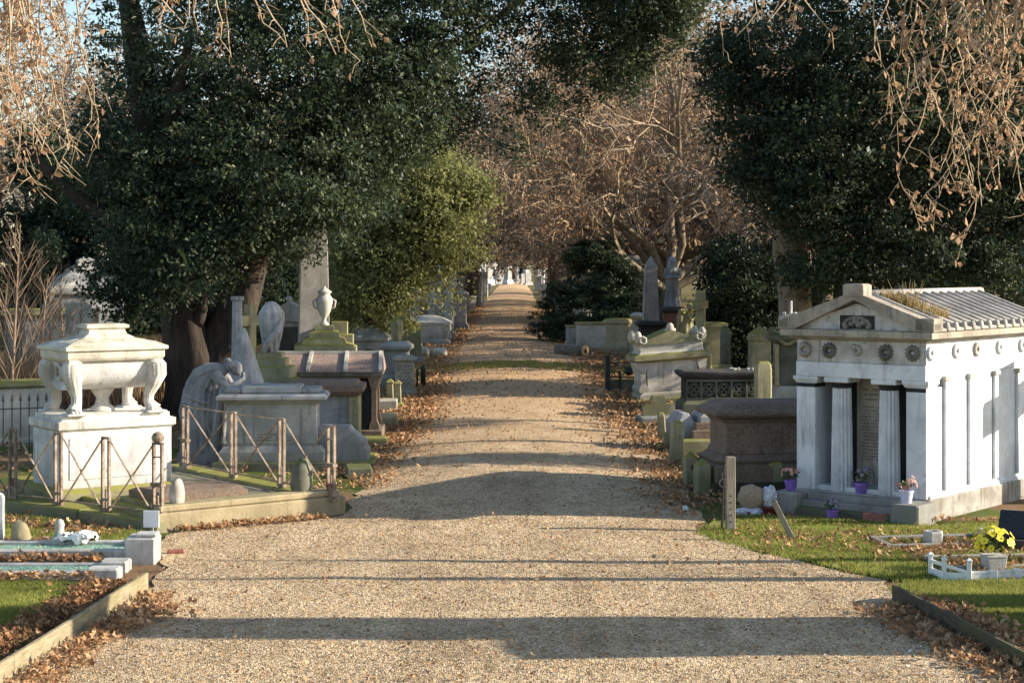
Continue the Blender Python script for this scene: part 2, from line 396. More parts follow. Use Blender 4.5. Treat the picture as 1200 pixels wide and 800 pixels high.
def earth_mat():
    m, nt, bs, _ = new_mat('leafy earth and turf'); p = pos(nt)
    a = noise(nt, p, .35, 6, .6); b = noise(nt, p, 9, 7, .7)
    soil = mix(nt, b, (.09, .06, .035), (.3, .19, .11))
    turf = mix(nt, b, (.05, .075, .016), (.12, .15, .035))
    c = mix(nt, smooth(nt, a, .46, .56), soil, turf)
    put(nt, bs.inputs['Base Color'], c); bs.inputs['Roughness'].default_value = .95; bs.inputs['Specular IOR Level'].default_value = .1
    bump(nt, bs, b, .9, .05); return m
M['earth'] = earth_mat()
def turf_mat():
    m, nt, bs, _ = new_mat('mown turf'); p = pos(nt)
    a = noise(nt, p, 1.2, 6, .65); b = noise(nt, p, 40, 5, .7)
    c = mix(nt, b, (.1, .13, .02), (.27, .32, .06)); c = mix(nt, smooth(nt, a, .52, .68), c, (.3, .23, .1))
    put(nt, bs.inputs['Base Color'], c); bs.inputs['Roughness'].default_value = .95; bs.inputs['Specular IOR Level'].default_value = .1
    bump(nt, bs, b, .8, .03); return m
M['turf'] = turf_mat()

b = MB(); S = 1500
xs = [-S, -200, -60, -30, -15, -8, 8, 15, 30, 60, 200, S]; ys = [-60, 0, 10, 20, 30, 45, 70, 110, 200, 400, 900, 2*S]
vs = [(x, y, -.012) for y in ys for x in xs]; n = len(xs)
b.add(vs, [(j*n+i, j*n+i+1, (j+1)*n+i+1, (j+1)*n+i) for j in range(len(ys)-1) for i in range(n-1)])
tag(b.build('ground', M['earth']), 'dark leafy earth and rough turf under the tombs and trees', 'ground', kind='structure')

Ys = [9]
while Ys[-1] < 345: Ys.append(Ys[-1]+max(.12, Ys[-1]*.009))
NC = 26; V = []; Fc = []
for i, y in enumerate(Ys):
    l, r = edge(LE, y), edge(RE, y)
    j1 = .16*mnoise.noise((y*1.3, 1.7, 0))+.07*mnoise.noise((y*6, 4.7, 0)); j2 = .2*mnoise.noise((y*1.3, 11.7, 0))+.08*mnoise.noise((y*6, 14.7, 0))
    if y < 18.4: l -= .12; r += .1
    for k in range(NC+1):
        x = (l+j1)+(r+j2-l-j1)*k/NC; t = min(k, NC-k)/3
        V.append((x, y, .004+hgt(x, y)*min(1, t)+.15*(1-(2*k/NC-1)**2)*min(1, max(0, (y-21.5)/4))))
for i in range(len(Ys)-1):
    for k in range(NC): a = i*(NC+1)+k; Fc.append((a, a+1, a+NC+2, a+NC+1))
o = np_obj('path', V, Fc, M['gravel'], smooth=True); tag(o, 'long straight gravel path running away between the tombs', 'path', kind='structure')

def poly_sheet(name, pts, z, mat, label, cat, jit=.06):
    q = []
    for i in range(len(pts)):
        a, b_ = pts[i], pts[(i+1) % len(pts)]; L = math.dist(a, b_); k = max(1, int(L/.25))
        for j in range(k):
            x = a[0]+(b_[0]-a[0])*j/k; y = a[1]+(b_[1]-a[1])*j/k
            q.append((x+jit*mnoise.noise((x*3, y*3, 1)), y+jit*mnoise.noise((x*3, y*3, 9)), z))
    b = MB(); b.add(q, [tuple(range(len(q)))]); return tag(b.build(name, mat), label, cat, kind='structure')
LAWNS = {
 'left_near': [(-4.35, 14.0), (-4.5, 16.2), (-4.95, 18.7), (-8, 18.9), (-9, 14)],
 'left_back': [(-4.7, 21.0), (-4.75, 22.1), (-6.4, 23.4), (-9.5, 24.9), (-9.5, 20.8)],
 'right_back': [(2.45, 22.2), (3.0, 20.9), (4.25, 18.9), (6, 18.6), (9.5, 18.5), (9.5, 24.3), (7.5, 24.2), (5.75, 22.7), (4.6, 23.3), (3.4, 23.8), (2.75, 23.4)],
 'right_near': [(4.15, 18.3), (4.75, 15.9), (5.1, 14.2), (9.5, 14.2), (9.5, 18.7), (4.4, 18.75)],
}
poly_sheet('lawn', LAWNS['left_near'], .009, M['turf'], 'short lawn behind the pale timber edging', 'lawn')
poly_sheet('lawn', LAWNS['left_back'], .006, M['turf'], 'leafy grass strip below the iron railings', 'lawn')
poly_sheet('lawn', LAWNS['right_back'], .006, M['turf'], 'lawn in front of the white mausoleum steps', 'lawn')
poly_sheet('lawn', LAWNS['right_near'], .01, M['turf'], 'lawn behind the dark timber edging', 'lawn')
verge = [(-3.4, 55.8), (-2.4, 55.2), (0, 55.6), (2, 55.1), (5.5, 55.4), (6.5, 57.5), (4, 58.6), (1.5, 59.2), (-1, 58.9), (-3, 59.6), (-3.6, 57.5)]
def inpoly(x, y, poly):
    c = False; n = len(poly); j = n-1
    for i in range(n):
        xi, yi = poly[i]; xj, yj = poly[j]
        if (yi > y) != (yj > y) and x < (xj-xi)*(y-yi)/(yj-yi)+xi: c = not c
        j = i
    return c
def sample_poly(poly, n):
    P = np.array(poly); lo, hi = P.min(0), P.max(0); out = []
    while len(out) < n:
        x, y = lo+(hi-lo)*rng.random(2)
        if inpoly(x, y, poly) and abs(x) < y*.305+.25: out.append((x, y))
    return np.array(out)
def grass(name, poly, n, z, h, label, wdt=.007):
    P = sample_poly(poly, n); nn = np.array([mnoise.noise((x*1.3, y*1.3, 2)) for x, y in P])
    keep = nn+.35*rng.random(n) > -.12; P = P[keep]; nn = nn[keep]; n = len(P)
    a = rng.random(n)*2*np.pi; H = h*(.5+rng.random(n)); ln = H*(.2+.9*rng.random(n)); la = rng.random(n)*2*np.pi
    P = P+rng.standard_normal(P.shape)*.07
    B = np.column_stack([P, np.full(n, z)]); s = np.column_stack([np.cos(a), np.sin(a), 0*a])*wdt*(P[:, 1:2]/18)
    T = B+np.column_stack([np.cos(la)*ln, np.sin(la)*ln, H])
    V = np.stack([B-s, B+s, T], 1).reshape(-1, 3); Fc = np.arange(3*n).reshape(-1, 3)
    r = np.clip(.42+.75*nn+.25*rng.standard_normal(n), 0, 1)
    return tag(np_obj(name, V, Fc, M['grass'], rnd=np.repeat(r, 3)), label, 'grass', kind='stuff')
grass('grass', LAWNS['left_near'], 34000, .016, .035, 'mown green blades of the lawn behind the pale timber edging')
grass('grass', LAWNS['left_back'], 26000, .004, .05, 'tufty grass between the marble kerbs and iron railings')
grass('grass', LAWNS['right_back'], 80000, .004, .036, 'bright grass blades before the white mausoleum')
grass('grass', LAWNS['right_near'], 40000, .018, .035, 'mown green blades of the lawn behind the dark timber edging')
M['grass_dry'] = leaf_mat('bleached grass', (.28, .28, .06), (.48, .44, .12), (.62, .54, .22), .7, .3, .2)
vg = grass('grass', verge, 9500, .0, .05, 'thin bleached grass on the worn crossing of the path', .012)
vg.data.materials[0] = M['grass_dry']
co = np.zeros(len(vg.data.vertices)*3, np.float32); vg.data.vertices.foreach_get('co', co); co = co.reshape(-1, 3)
co[:, 2] += np.repeat([camber(x, y) for x, y in co[::3, :2]], 3).astype(np.float32)+.004; vg.data.vertices.foreach_set('co', co.ravel())

def leaves(name, P, label, size=(.05, .11), z=.012, pile=0, mat='litter', pal=(.6, .28), bigfar=True):
    """curled fallen leaves lying on the ground"""
    P = np.asarray(P); n = len(P); a = rng.random(n)*2*np.pi
    L = size[0]+(size[1]-size[0])*rng.random(n)**1.5
    if bigfar: L = L*np.clip(P[:, 1]/30, 1, 1.5)
    W = L*(.45+.4*rng.random(n))
    z = z+np.array([camber(a_, b_) for a_, b_ in P[:, :2]])
    base = np.column_stack([P[:, :2], z+(P[:, 2] if P.shape[1] > 2 else 0)+pile*rng.random(n)])
    t = np.column_stack([np.cos(a), np.sin(a), .55*rng.standard_normal(n)]); t /= np.linalg.norm(t, axis=1, keepdims=True)
    s = np.column_stack([-np.sin(a), np.cos(a), .5*rng.standard_normal(n)]); s /= np.linalg.norm(s, axis=1, keepdims=True)
    up = np.cross(t, s); up *= np.sign(up[:, 2:3]+1e-6); c = (.15+.45*rng.random(n))[:, None]*L[:, None]
    lift = np.abs(t[:, 2]*L/2)[:, None]*np.array([[0, 0, 1]])+np.abs(s[:, 2]*W/2)[:, None]*np.array([[0, 0, 1]])
    A = base+lift-t*L[:, None]/2+up*c*.7; Bp = base+lift+s*W[:, None]/2+up*c*.6; C = base+lift+t*L[:, None]/2+up*c*.8; D = base+lift-s*W[:, None]/2+up*c*.5
    O = base+lift
    if np.median(P[:, 1]) < 32:          # near the eye: five pointed lobes with curled tips
        ang = np.array([0, 36, 66, 100, 150, 180, 210, 260, 294, 324])*np.pi/180; rad = np.array([1, .5, .92, .45, .7, .35, .7, .45, .92, .5])
        K = 10; rr = rad[None]*(.8+.4*rng.random((n, K))); cu = (.5*rng.random((n, K))+.35*rng.random((n, 1))-.1)*rr
        U_ = t[:, None, :]*(np.cos(ang)*rr)[..., None]*L[:, None, None]*.55+s[:, None, :]*(np.sin(ang)*rr)[..., None]*L[:, None, None]*.5+up[:, None, :]*(cu*L[:, None]*.7)[..., None]
        V = np.concatenate([U_+O[:, None, :], O[:, None, :]], 1); i = np.arange(n)[:, None]*(K+1)
        Fc = np.concatenate([i+[[q, (q+1) % K, K]] for q in range(K)], 1).reshape(-1, 3); V = V.reshape(-1, 3); nv = K+1
    else:
        V = np.stack([A, Bp, C, D, O], 1).reshape(-1, 3); i = np.arange(n)[:, None]*5; nv = 5
        Fc = np.concatenate([i+[[0, 4, 1]], i+[[1, 4, 2]], i+[[2, 4, 3]], i+[[3, 4, 0]]], 1).reshape(-1, 3)
    r = np.clip(pal[0]+pal[1]*rng.standard_normal(n), 0, 1)
    return tag(np_obj(name, V, Fc, M[mat], rnd=np.repeat(r, nv)), label, 'leaves', kind='stuff')
def edge_pts(tab, n, y0, y1, inner, outer, side, pw=1.0):
    u = rng.random(n)**pw; y = y0*(y1/y0)**u; x = np.array([edge(tab, q) for q in y])
    d = np.where(rng.random(n) < .5, -np.abs(rng.standard_normal(n))*inner, np.abs(rng.standard_normal(n))*outer)
    cl = np.array([mnoise.noise((q*.9, side*7, 0)) for q in y]); k = cl > -.35
    return np.column_stack([x+side*d, y])[k]
# drifts along both path edges
leaves('leaf_litter', np.concatenate([edge_pts(LE, 5200, 26.5, 140, .3, .6, -1), edge_pts(LE, 1800, 30, 48, .35, .4, -1)]), 'brown leaf drift along the path beside the table tombs')
leaves('leaf_litter', np.concatenate([edge_pts(RE, 5200, 23.5, 140, .35, .7, 1), edge_pts(RE, 2200, 25, 45, .45, .4, 1)]), 'brown leaf drift along the path beside the mossy tombs')
def band(p, q, wd, n, skew=0):
    u = rng.random(n); d = rng.standard_normal(n)*wd
    dx, dy = q[0]-p[0], q[1]-p[1]; L = math.hypot(dx, dy)
    return np.column_stack([p[0]+dx*u+dy/L*d+skew*0, p[1]+dy*u-dx/L*d])
Lb = band((-4.05, 13.2), (-3.7, 17.9), .12, 1150); Lb = Lb[(Lb[:, 0] > -4.33+(Lb[:, 1]-13)*.075+.06)]
Lc = band((-3.85, 16.2), (-3.6, 17.4), .22, 420); Lc = Lc[(Lc[:, 0] > -4.33+(Lc[:, 1]-13)*.075+.06)]
leaves('leaf_litter', np.concatenate([Lb, Lc]), 'orange leaves heaped against the gravel side of the pale timber edging', (.04, .11), .008, .05, pal=(.62, .28))
Ld = band((-4.75, 14.2), (-4.35, 18.6), .16, 1900); Ld = Ld[(Ld[:, 0] < -4.33+(Ld[:, 1]-13)*.075-.05)]
leaves('leaf_litter', Ld, 'dark leaves caught behind the pale timber edging', (.05, .11), .015, .05, pal=(.3, .3))
Le = band((3.75, 17.3), (4.4, 13.6), .2, 1300); Le = Le[Le[:, 0] < 3.97+(17.7-Le[:, 1])*.145-.04]
leaves('leaf_litter', Le, 'brown leaves heaped against the dark timber edging', (.04, .11), .008, .04, pal=(.55, .32))
Lf = band((4.2, 17.6), (4.9, 14.2), .16, 1500); Lf = Lf[Lf[:, 0] > 3.97+(17.7-Lf[:, 1])*.145+.07]
leaves('leaf_litter', Lf, 'brown leaves lying between the dark timber edging and its lawn', (.05, .11), .02, .04)
leaves('leaf_litter', band((-4.4, 22.45), (-2.6, 23.5), .12, 700), 'thin line of brown leaves under the pale front kerb', (.05, .1))
leaves('leaf_litter', np.concatenate([band((-5.6, 22.2), (-8, 24.0), .16, 900), band((-5.1, 22.0), (-6.4, 22.6), .3, 400)]), 'leaves caught along the foot of the railings', (.05, .11))
leaves('leaf_litter', np.concatenate([band((-6.6, 20.95), (-5.35, 20.95), .12, 700), band((-6.6, 19.85), (-4.8, 19.95), .07, 500), band((-6.5, 18.75), (-4.6, 18.85), .08, 260)]), 'orange leaves in and between the marble kerbs', (.05, .11), .02, .07)
leaves('leaf_litter', np.concatenate([band((4.7, 20.7), (6.6, 21.4), .25, 600), band((4.9, 19.6), (6.5, 19.9), .3, 500), band((3.2, 21.7), (5.6, 21.0), .5, 450), band((3.0, 22.6), (7, 20.3), .9, 420)]), 'scattered brown leaves on the grass round the low kerbed grave', (.04, .1), .02)
leaves('leaf_litter', np.column_stack([rng.uniform(5.7, 9, 500), rng.uniform(0, .35, 500)+23.0]) + np.array([0, 0]), 'leaves along the foot of the mausoleum wall', (.04, .1), .02)
pp = np.column_stack([rng.uniform(-4, 4, 5200), 14*(120/14)**rng.random(5200)])
pp = np.concatenate([pp, edge_pts(LE, 2600, 27, 130, .9, .1, -1), edge_pts(RE, 2600, 27, 130, .9, .1, 1), np.column_stack([rng.uniform(-2.6, 2.8, 2600), 30*(130/30)**rng.random(2600)])])
leaves('leaf_litter', pp, 'thin scatter of leaves over the gravel path', (.025, .07), .014, pal=(.6, .3))
gg = np.concatenate([np.column_stack([rng.uniform(-16, -2.6, 9000), rng.uniform(26, 75, 9000)]), np.column_stack([rng.uniform(2.8, 18, 9000), rng.uniform(25, 75, 9000)])])
leaves('leaf_litter', gg, 'leaf carpet among the tombs and trees', (.06, .12), 0)
def flecks(name, P, mat, label, z=.012):
    n = len(P); a = rng.random(n)*6.28; L = .01+.03*rng.random(n)**2
    t = np.column_stack([np.cos(a), np.sin(a), .2*rng.standard_normal(n)])*L[:, None]; s = np.column_stack([-np.sin(a), np.cos(a), .2*rng.standard_normal(n)])*L[:, None]*.5
    Bz = np.column_stack([P, np.full(n, z+.012)])
    V = np.stack([Bz-t, Bz+s, Bz+t, Bz-s], 1).reshape(-1, 3)
    return tag(np_obj(name, V, np.arange(4*n).reshape(-1, 4), M[mat]), label, 'feathers', kind='stuff')
flecks('white_feathers', np.concatenate([np.column_stack([rng.uniform(3.4, 4.4, 70), rng.uniform(14.4, 17, 70)]), np.column_stack([rng.uniform(2.6, 3.9, 24), rng.uniform(13.8, 16, 24)])]), 'flower_white', 'white feathery flecks scattered on the shaded gravel')
# loose stones on the near gravel
n = 42000
yy = 13.5*(27/13.5)**(rng.random(n)); xx = np.array([edge(LE, y) for y in yy]); xr = np.array([edge(RE, y) for y in yy])
P = np.column_stack([xx+(xr-xx)*rng.random(n), yy]); hz = np.array([hgt(x, y)+camber(x, y) for x, y in P])
r = (.004+.010*rng.random(n)**2)
O8 = np.array([(1, 0, 0), (-1, 0, 0), (0, 1, 0), (0, -1, 0), (0, 0, 1), (0, 0, -.6)], float)
F8 = np.array([(0, 2, 4), (2, 1, 4), (1, 3, 4), (3, 0, 4), (2, 0, 5), (1, 2, 5), (3, 1, 5), (0, 3, 5)])
ang = rng.random(n)*6.28; ca, sa = np.cos(ang), np.sin(ang)
Vv = O8[None]*(r[:, None]*(.7+.6*rng.random((n, 3))))[:, None, :]
Vx = Vv[..., 0]*ca[:, None]-Vv[..., 1]*sa[:, None]; Vy = Vv[..., 0]*sa[:, None]+Vv[..., 1]*ca[:, None]
Vv = np.stack([Vx+P[:, :1], Vy+P[:, 1:2], Vv[..., 2]*.7+(hz+.006)[:, None]], -1).reshape(-1, 3)
M['pebble'] = leaf_mat('loose gravel stones', (.16, .11, .06), (.5, .39, .25), (.82, .72, .55), .9, 0, .2)
tag(np_obj('loose_gravel', Vv, (np.arange(n)[:, None, None]*6+F8[None]).reshape(-1, 3), M['pebble'], rnd=np.repeat(rng.random(n), 6)), 'loose tan stones lying on the near gravel', 'gravel', kind='stuff')

# ------------------------------------------------------------------ trees
def leaf_cloud(lobes, n, L, crad=(.3, .6), per=45, asp=.5, shell=2.6, up=.35, flat=.7, seed=0, out_b=.3):
    g = np.random.default_rng(seed)
    lob = np.array([l[:6] for l in lobes], float); wt = np.array([l[6] if len(l) > 6 else 1 for l in lobes])*(lob[:, 3]*lob[:, 4]*lob[:, 5])**(2/3); wt /= wt.sum()
    nc = max(1, n//per); li = g.choice(len(lob), nc, p=wt)
    d = g.standard_normal((nc, 3)); d /= np.linalg.norm(d, axis=1, keepdims=True); rr = g.random(nc)**(1/shell)
    C = lob[li, :3]+d*rr[:, None]*lob[li, 3:6]
    cr = g.uniform(*crad, nc); ci = np.repeat(np.arange(nc), per); m = len(ci)
    off = g.standard_normal((m, 3)); off *= (g.random(m)**.5/np.linalg.norm(off, axis=1))[:, None]
    P = C[ci]+off*cr[ci][:, None]*np.array([1, 1, flat])
    t = off*.8+g.standard_normal((m, 3))*.8+np.array([0, 0, -.25]); t /= np.linalg.norm(t, axis=1, keepdims=True)
    nn = g.standard_normal((m, 3))*.8+np.array([0, 0, up])+d[ci]*.5; s = np.cross(t, nn); s /= np.linalg.norm(s, axis=1, keepdims=True)+1e-9
    l = L*(.5+.9*g.random(m))*g.uniform(.75, 1.3, nc)[ci]
    V = np.stack([P-t*l[:, None]/2, P+s*(l*asp/2)[:, None], P+t*l[:, None]/2, P-s*(l*asp/2)[:, None]], 1).reshape(-1, 3)
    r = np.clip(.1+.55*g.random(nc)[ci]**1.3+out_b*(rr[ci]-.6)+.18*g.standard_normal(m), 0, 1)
    return V, np.arange(4*m).reshape(-1, 4), np.repeat(r, 4), C
def wob(seed, p, amp, sc): return [amp*mnoise.noise((p[0]*sc+seed, p[1]*sc, p[2]*sc+k*17.3)) for k in range(3)]
def limb(b, pts, rad, seg=14, rough=.18, sd=0, div=5):
    """gnarled tapering limb through the given points"""
    P = [Vector(p) for p in pts]; q = []; rr = []
    for i in range(len(P)-1):
        p0, p1, p2, p3 = P[max(i-1, 0)], P[i], P[i+1], P[min(i+2, len(P)-1)]
        for k in range(div):
            t = k/div
            q.append(.5*((2*p1)+(p2-p0)*t+(2*p0-5*p1+4*p2-p3)*t*t+(3*p1-p0-3*p2+p3)*t**3)); rr.append(rad[i]+(rad[i+1]-rad[i])*t)
    q.append(P[-1]); rr.append(rad[-1])
    b.tube(q, rr, seg, fn=lambda a, t, r: r*(1+rough*mnoise.noise((math.cos(a)*1.6+sd, math.sin(a)*1.6, t*5+sd))+rough*.6*math.sin(3*a+sd+t*2)))
def lp(px, py, rx, ry, Y, rd, w=1):
    k = Y/F_PX; return (X_(px, Y), Y, Z_(py, Y), rx*k, rd, ry*k, w)

# the big holm oak behind the railings
t = thing('holm_oak', 'huge dark holm oak with forked trunk behind the weeping statue', 'tree', (X_(245, 40), 40, 0))
T = Vector(t.location)
b = MB()
limb(b, [(-.25, 0, -.1), (-.2, 0, .7), (-.45, 0, 1.8), (-.75, .1, 3.2), (-1.1, .2, 5), (-1.6, .3, 7.5), (-2, .3, 10)], [1.0, .74, .6, .52, .45, .35, .2], 22, .2, 1)
limb(b, [(.15, -.1, .2), (.3, -.1, 1.2), (.62, -.1, 2.3), (1.05, 0, 3.8), (1.6, .2, 5.2), (2.4, .2, 7.0), (3.2, 0, 9)], [.7, .58, .5, .42, .36, .28, .15], 20, .2, 5)
o = b.build('trunk', M['bark_oak'], t); autosmooth(o, 60)
b = MB()
limb(b, [(1.3, .1, 4.5), (2.5, .3, 5.9), (3.6, .8, 6.9), (5.0, .6, 8.4), (6.2, .8, 9.0), (7.6, .6, 9.9), (9, .5, 9.8)], [.24, .19, .15, .12, .09, .06, .03], 10, .14, 2)
limb(b, [(-.7, 0, 3.2), (-1.8, -.6, 4.3), (-3, -1, 5.2), (-4.2, -1.2, 6.4)], [.26, .2, .14, .06], 10, .12, 3)
limb(b, [(1.9, .2, 5.8), (2.6, -1, 7), (3.6, -1.6, 8.2)], [.2, .14, .05], 8, .12, 4)
limb(b, [(-1.2, .2, 5.4), (-.6, -1.2, 7), (0, -1.8, 9)], [.24, .16, .06], 8, .12, 6)
limb(b, [(-.4, -.3, 1.9), (-.1, -.55, 2.3), (.02, -.65, 3.0), (-.1, -.7, 3.6)], [.2, .13, .09, .04], 8, .12, 8)
o = b.build('limbs', M['bark_oak'], t); autosmooth(o, 60)
LO = [lp(330, 60, 230, 120, 40, 3.6), lp(205, 170, 115, 120, 39.5, 2.8), lp(330, 200, 130, 110, 39, 2.8), lp(430, 110, 110, 100, 40, 3),
      lp(180, 290, 66, 70, 39, 1.8), lp(140, 346, 42, 40, 38.8, 1.1), lp(108, 300, 14, 26, 38.8, .6, .7), lp(180, 352, 32, 36, 38, .9, .8), lp(235, 310, 55, 42, 37.6, 1.2, .9), lp(310, 262, 60, 40, 38.2, 1.4), lp(355, 238, 75, 32, 38.5, 1.8), lp(420, 230, 55, 50, 40.5, 1.6),
      lp(300, -60, 300, 90, 40, 4), lp(500, 25, 90, 75, 40.5, 2.4), lp(470, 140, 70, 60, 41, 2), lp(118, 190, 36, 75, 40, 1.6), lp(230, 230, 120, 80, 38.2, 2)]
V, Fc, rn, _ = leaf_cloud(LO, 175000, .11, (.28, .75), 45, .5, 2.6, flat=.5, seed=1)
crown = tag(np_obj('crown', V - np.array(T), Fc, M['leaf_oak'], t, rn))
# spray reaching over the path
LO2 = [lp(600, 20, 80, 50, 41, 1.8, .75), lp(690, 50, 75, 55, 42, 1.8, 1.2), lp(735, 85, 42, 38, 42, 1.2, 1.2), lp(640, 110, 55, 45, 42, 1.4, .55), lp(560, 90, 45, 55, 41, 1.3, .5), lp(600, 165, 45, 40, 43, 1, .35), lp(540, 150, 40, 40, 42, 1.2, .7), lp(770, 20, 50, 50, 42, 1.5), lp(655, -40, 130, 50, 41, 2.4, 1.3), lp(795, -20, 60, 60, 41, 1.6, 1.4), lp(740, 10, 70, 50, 41.5, 1.6, 1.2)]
V, Fc, rn, _ = leaf_cloud(LO2, 52000, .1, (.22, .5), 38, .5, 2.4, seed=2)
np_obj('overhanging_spray', V - np.array(T), Fc, M['leaf_oak'], t, rn)

# sunlit evergreen beyond it
t = thing('evergreen_oak', 'olive green sunlit evergreen overhanging the path edge tombs', 'tree', (X_(430, 53), 53.5, 0)); T = Vector(t.location)
b = MB(); limb(b, [(0, 0, -.1), (.1, 0, 1.5), (.3, 0, 3.4), (.6, 0, 5.5), (.8, 0, 8)], [.45, .34, .28, .2, .08], 14, .15, 3); autosmooth(b.build('trunk', M['bark_oak'], t), 60)
LO = [lp(485, 225, 80, 70, 53, 2.4), lp(520, 250, 52, 70, 52, 1.9), lp(440, 250, 60, 80, 54, 2.2), lp(455, 330, 50, 52, 52, 1.8), lp(420, 345, 45, 42, 52.5, 1.4), lp(500, 305, 38, 34, 52, 1.2), lp(410, 300, 40, 60, 53, 1.8), lp(470, 180, 50, 45, 54, 1.8), lp(380, 290, 40, 80, 56, 1.6), lp(430, 150, 60, 60, 56, 2.2), lp(560, 225, 22, 26, 52, .8, .7), lp(548, 300, 18, 20, 52, .6, .6), lp(500, 160, 30, 26, 52, .9, .8), lp(530, 345, 16, 18, 52, .6, .5), lp(470, 380, 26, 16, 52, .7, .6)]
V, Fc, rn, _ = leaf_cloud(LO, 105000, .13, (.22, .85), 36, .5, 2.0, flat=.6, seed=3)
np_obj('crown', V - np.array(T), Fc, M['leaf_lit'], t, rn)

# big evergreen behind the mausoleum
t = thing('holm_oak', 'huge dark evergreen with pale trunk rising behind the white mausoleum', 'tree', (X_(936, 47), 47.5, 0)); T = Vector(t.location)
b = MB(); limb(b, [(0, 0, -.1), (0, 0, 1.2), (-.03, 0, 2.8), (-.25, 0, 4.2), (-.1, .3, 6.5), (.3, .3, 10)], [.6, .5, .45, .4, .3, .1], 16, .1, 7); autosmooth(b.build('trunk', M['bark_pale'], t), 60)
b = MB(); limb(b, [(-.2, 0, 4), (1.5, -.3, 5.2), (3.4, -.6, 6.4)], [.24, .16, .06], 10); limb(b, [(-.15, .1, 5), (-1.2, -.3, 6), (-2, -.4, 7.4)], [.2, .13, .05], 10); autosmooth(b.build('limbs', M['bark_pale'], t), 60)
LO = [lp(1000, 130, 130, 110, 46.7, 3.08), lp(1110, 60, 150, 100, 47.2, 3.30), lp(930, 70, 90, 70, 47.2, 2.42), lp(1130, 220, 120, 90, 46.7, 2.86), lp(1000, 265, 95, 62, 46.2, 2.20), lp(1100, 305, 110, 40, 45.7, 2.20),
      lp(890, 150, 50, 60, 47.2, 1.76), lp(915, 220, 52, 55, 46.7, 1.65), lp(1180, 150, 100, 140, 47.2, 2.86), lp(846, 62, 36, 38, 47.7, 1.32), lp(855, 100, 42, 34, 47.7, 1.32), lp(985, 322, 75, 32, 46.2, 1.65), lp(1180, 325, 60, 34, 46.2, 1.65), lp(1060, -30, 220, 60, 47.2, 3.30), lp(1240, 230, 80, 110, 47.2, 2.86), lp(880, 195, 40, 24, 46.7, 1.10), lp(960, 200, 80, 80, 46.2, 2.20)]
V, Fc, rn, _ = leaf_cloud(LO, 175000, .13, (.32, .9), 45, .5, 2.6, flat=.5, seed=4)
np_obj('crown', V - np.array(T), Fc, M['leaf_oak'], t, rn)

# dark holly between the plane tree and the mausoleum
t = thing('holly_tree', 'dense dark holly behind the mossy pedestals', 'tree', (X_(862, 56), 57, 0)); T = Vector(t.location)
b = MB(); limb(b, [(0, 0, -.1), (0, 0, 1.5), (.1, 0, 3.6)], [.25, .18, .08], 10, .1); autosmooth(b.build('trunk', M['bark_dark'], t), 60)
LO = [lp(860, 335, 45, 50, 57, 1.6), lp(850, 385, 45, 40, 57, 1.5), lp(885, 380, 42, 50, 57, 1.6), lp(870, 415, 45, 26, 57, 1.5), lp(905, 330, 30, 50, 58, 1.4), lp(850, 300, 26, 26, 57.5, 1)]
V, Fc, rn, _ = leaf_cloud(LO, 42000, .13, (.28, .55), 40, .5, 3, seed=5)
np_obj('crown', V - np.array(T), Fc, M['leaf_dark'], t, rn)

# yew with layered boughs by the path
t = thing('yew_tree', 'spreading dark yew with layered boughs beside the path', 'tree', (X_(700, 76), 76.5, 0)); T = Vector(t.location)
b = MB(); limb(b, [(0, 0, -.1), (0, 0, 1.5), (.1, 0, 5.0)], [.3, .2, .05], 10, .1)
LO = []
g = random.Random(3)
for i in range(60):
    h = .3+4.3*(i/60); rmax = (2.35*(1-(h/5.2)**1.7)+.2)*(.75+.35*g.random()); a = g.random()*6.28
    q = Vector((math.cos(a)*rmax*.72, math.sin(a)*rmax*.72, h-.12)); b.tube([(0, 0, h-.1), tuple(q*.55+Vector((0, 0, h*.45))), tuple(q)], [.05, .035, .012], 5)
    LO.append((T.x+q.x, T.y+q.y, q.z+.1, .75*rmax/2+.35, .75*rmax/2+.35, .34, 1))
autosmooth(b.build('trunk', M['bark_dark'], t), 60)
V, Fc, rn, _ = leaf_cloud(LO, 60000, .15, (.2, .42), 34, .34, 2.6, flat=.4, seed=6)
np_obj('crown', V - np.array(T), Fc, M['leaf_yew'], t, rn)

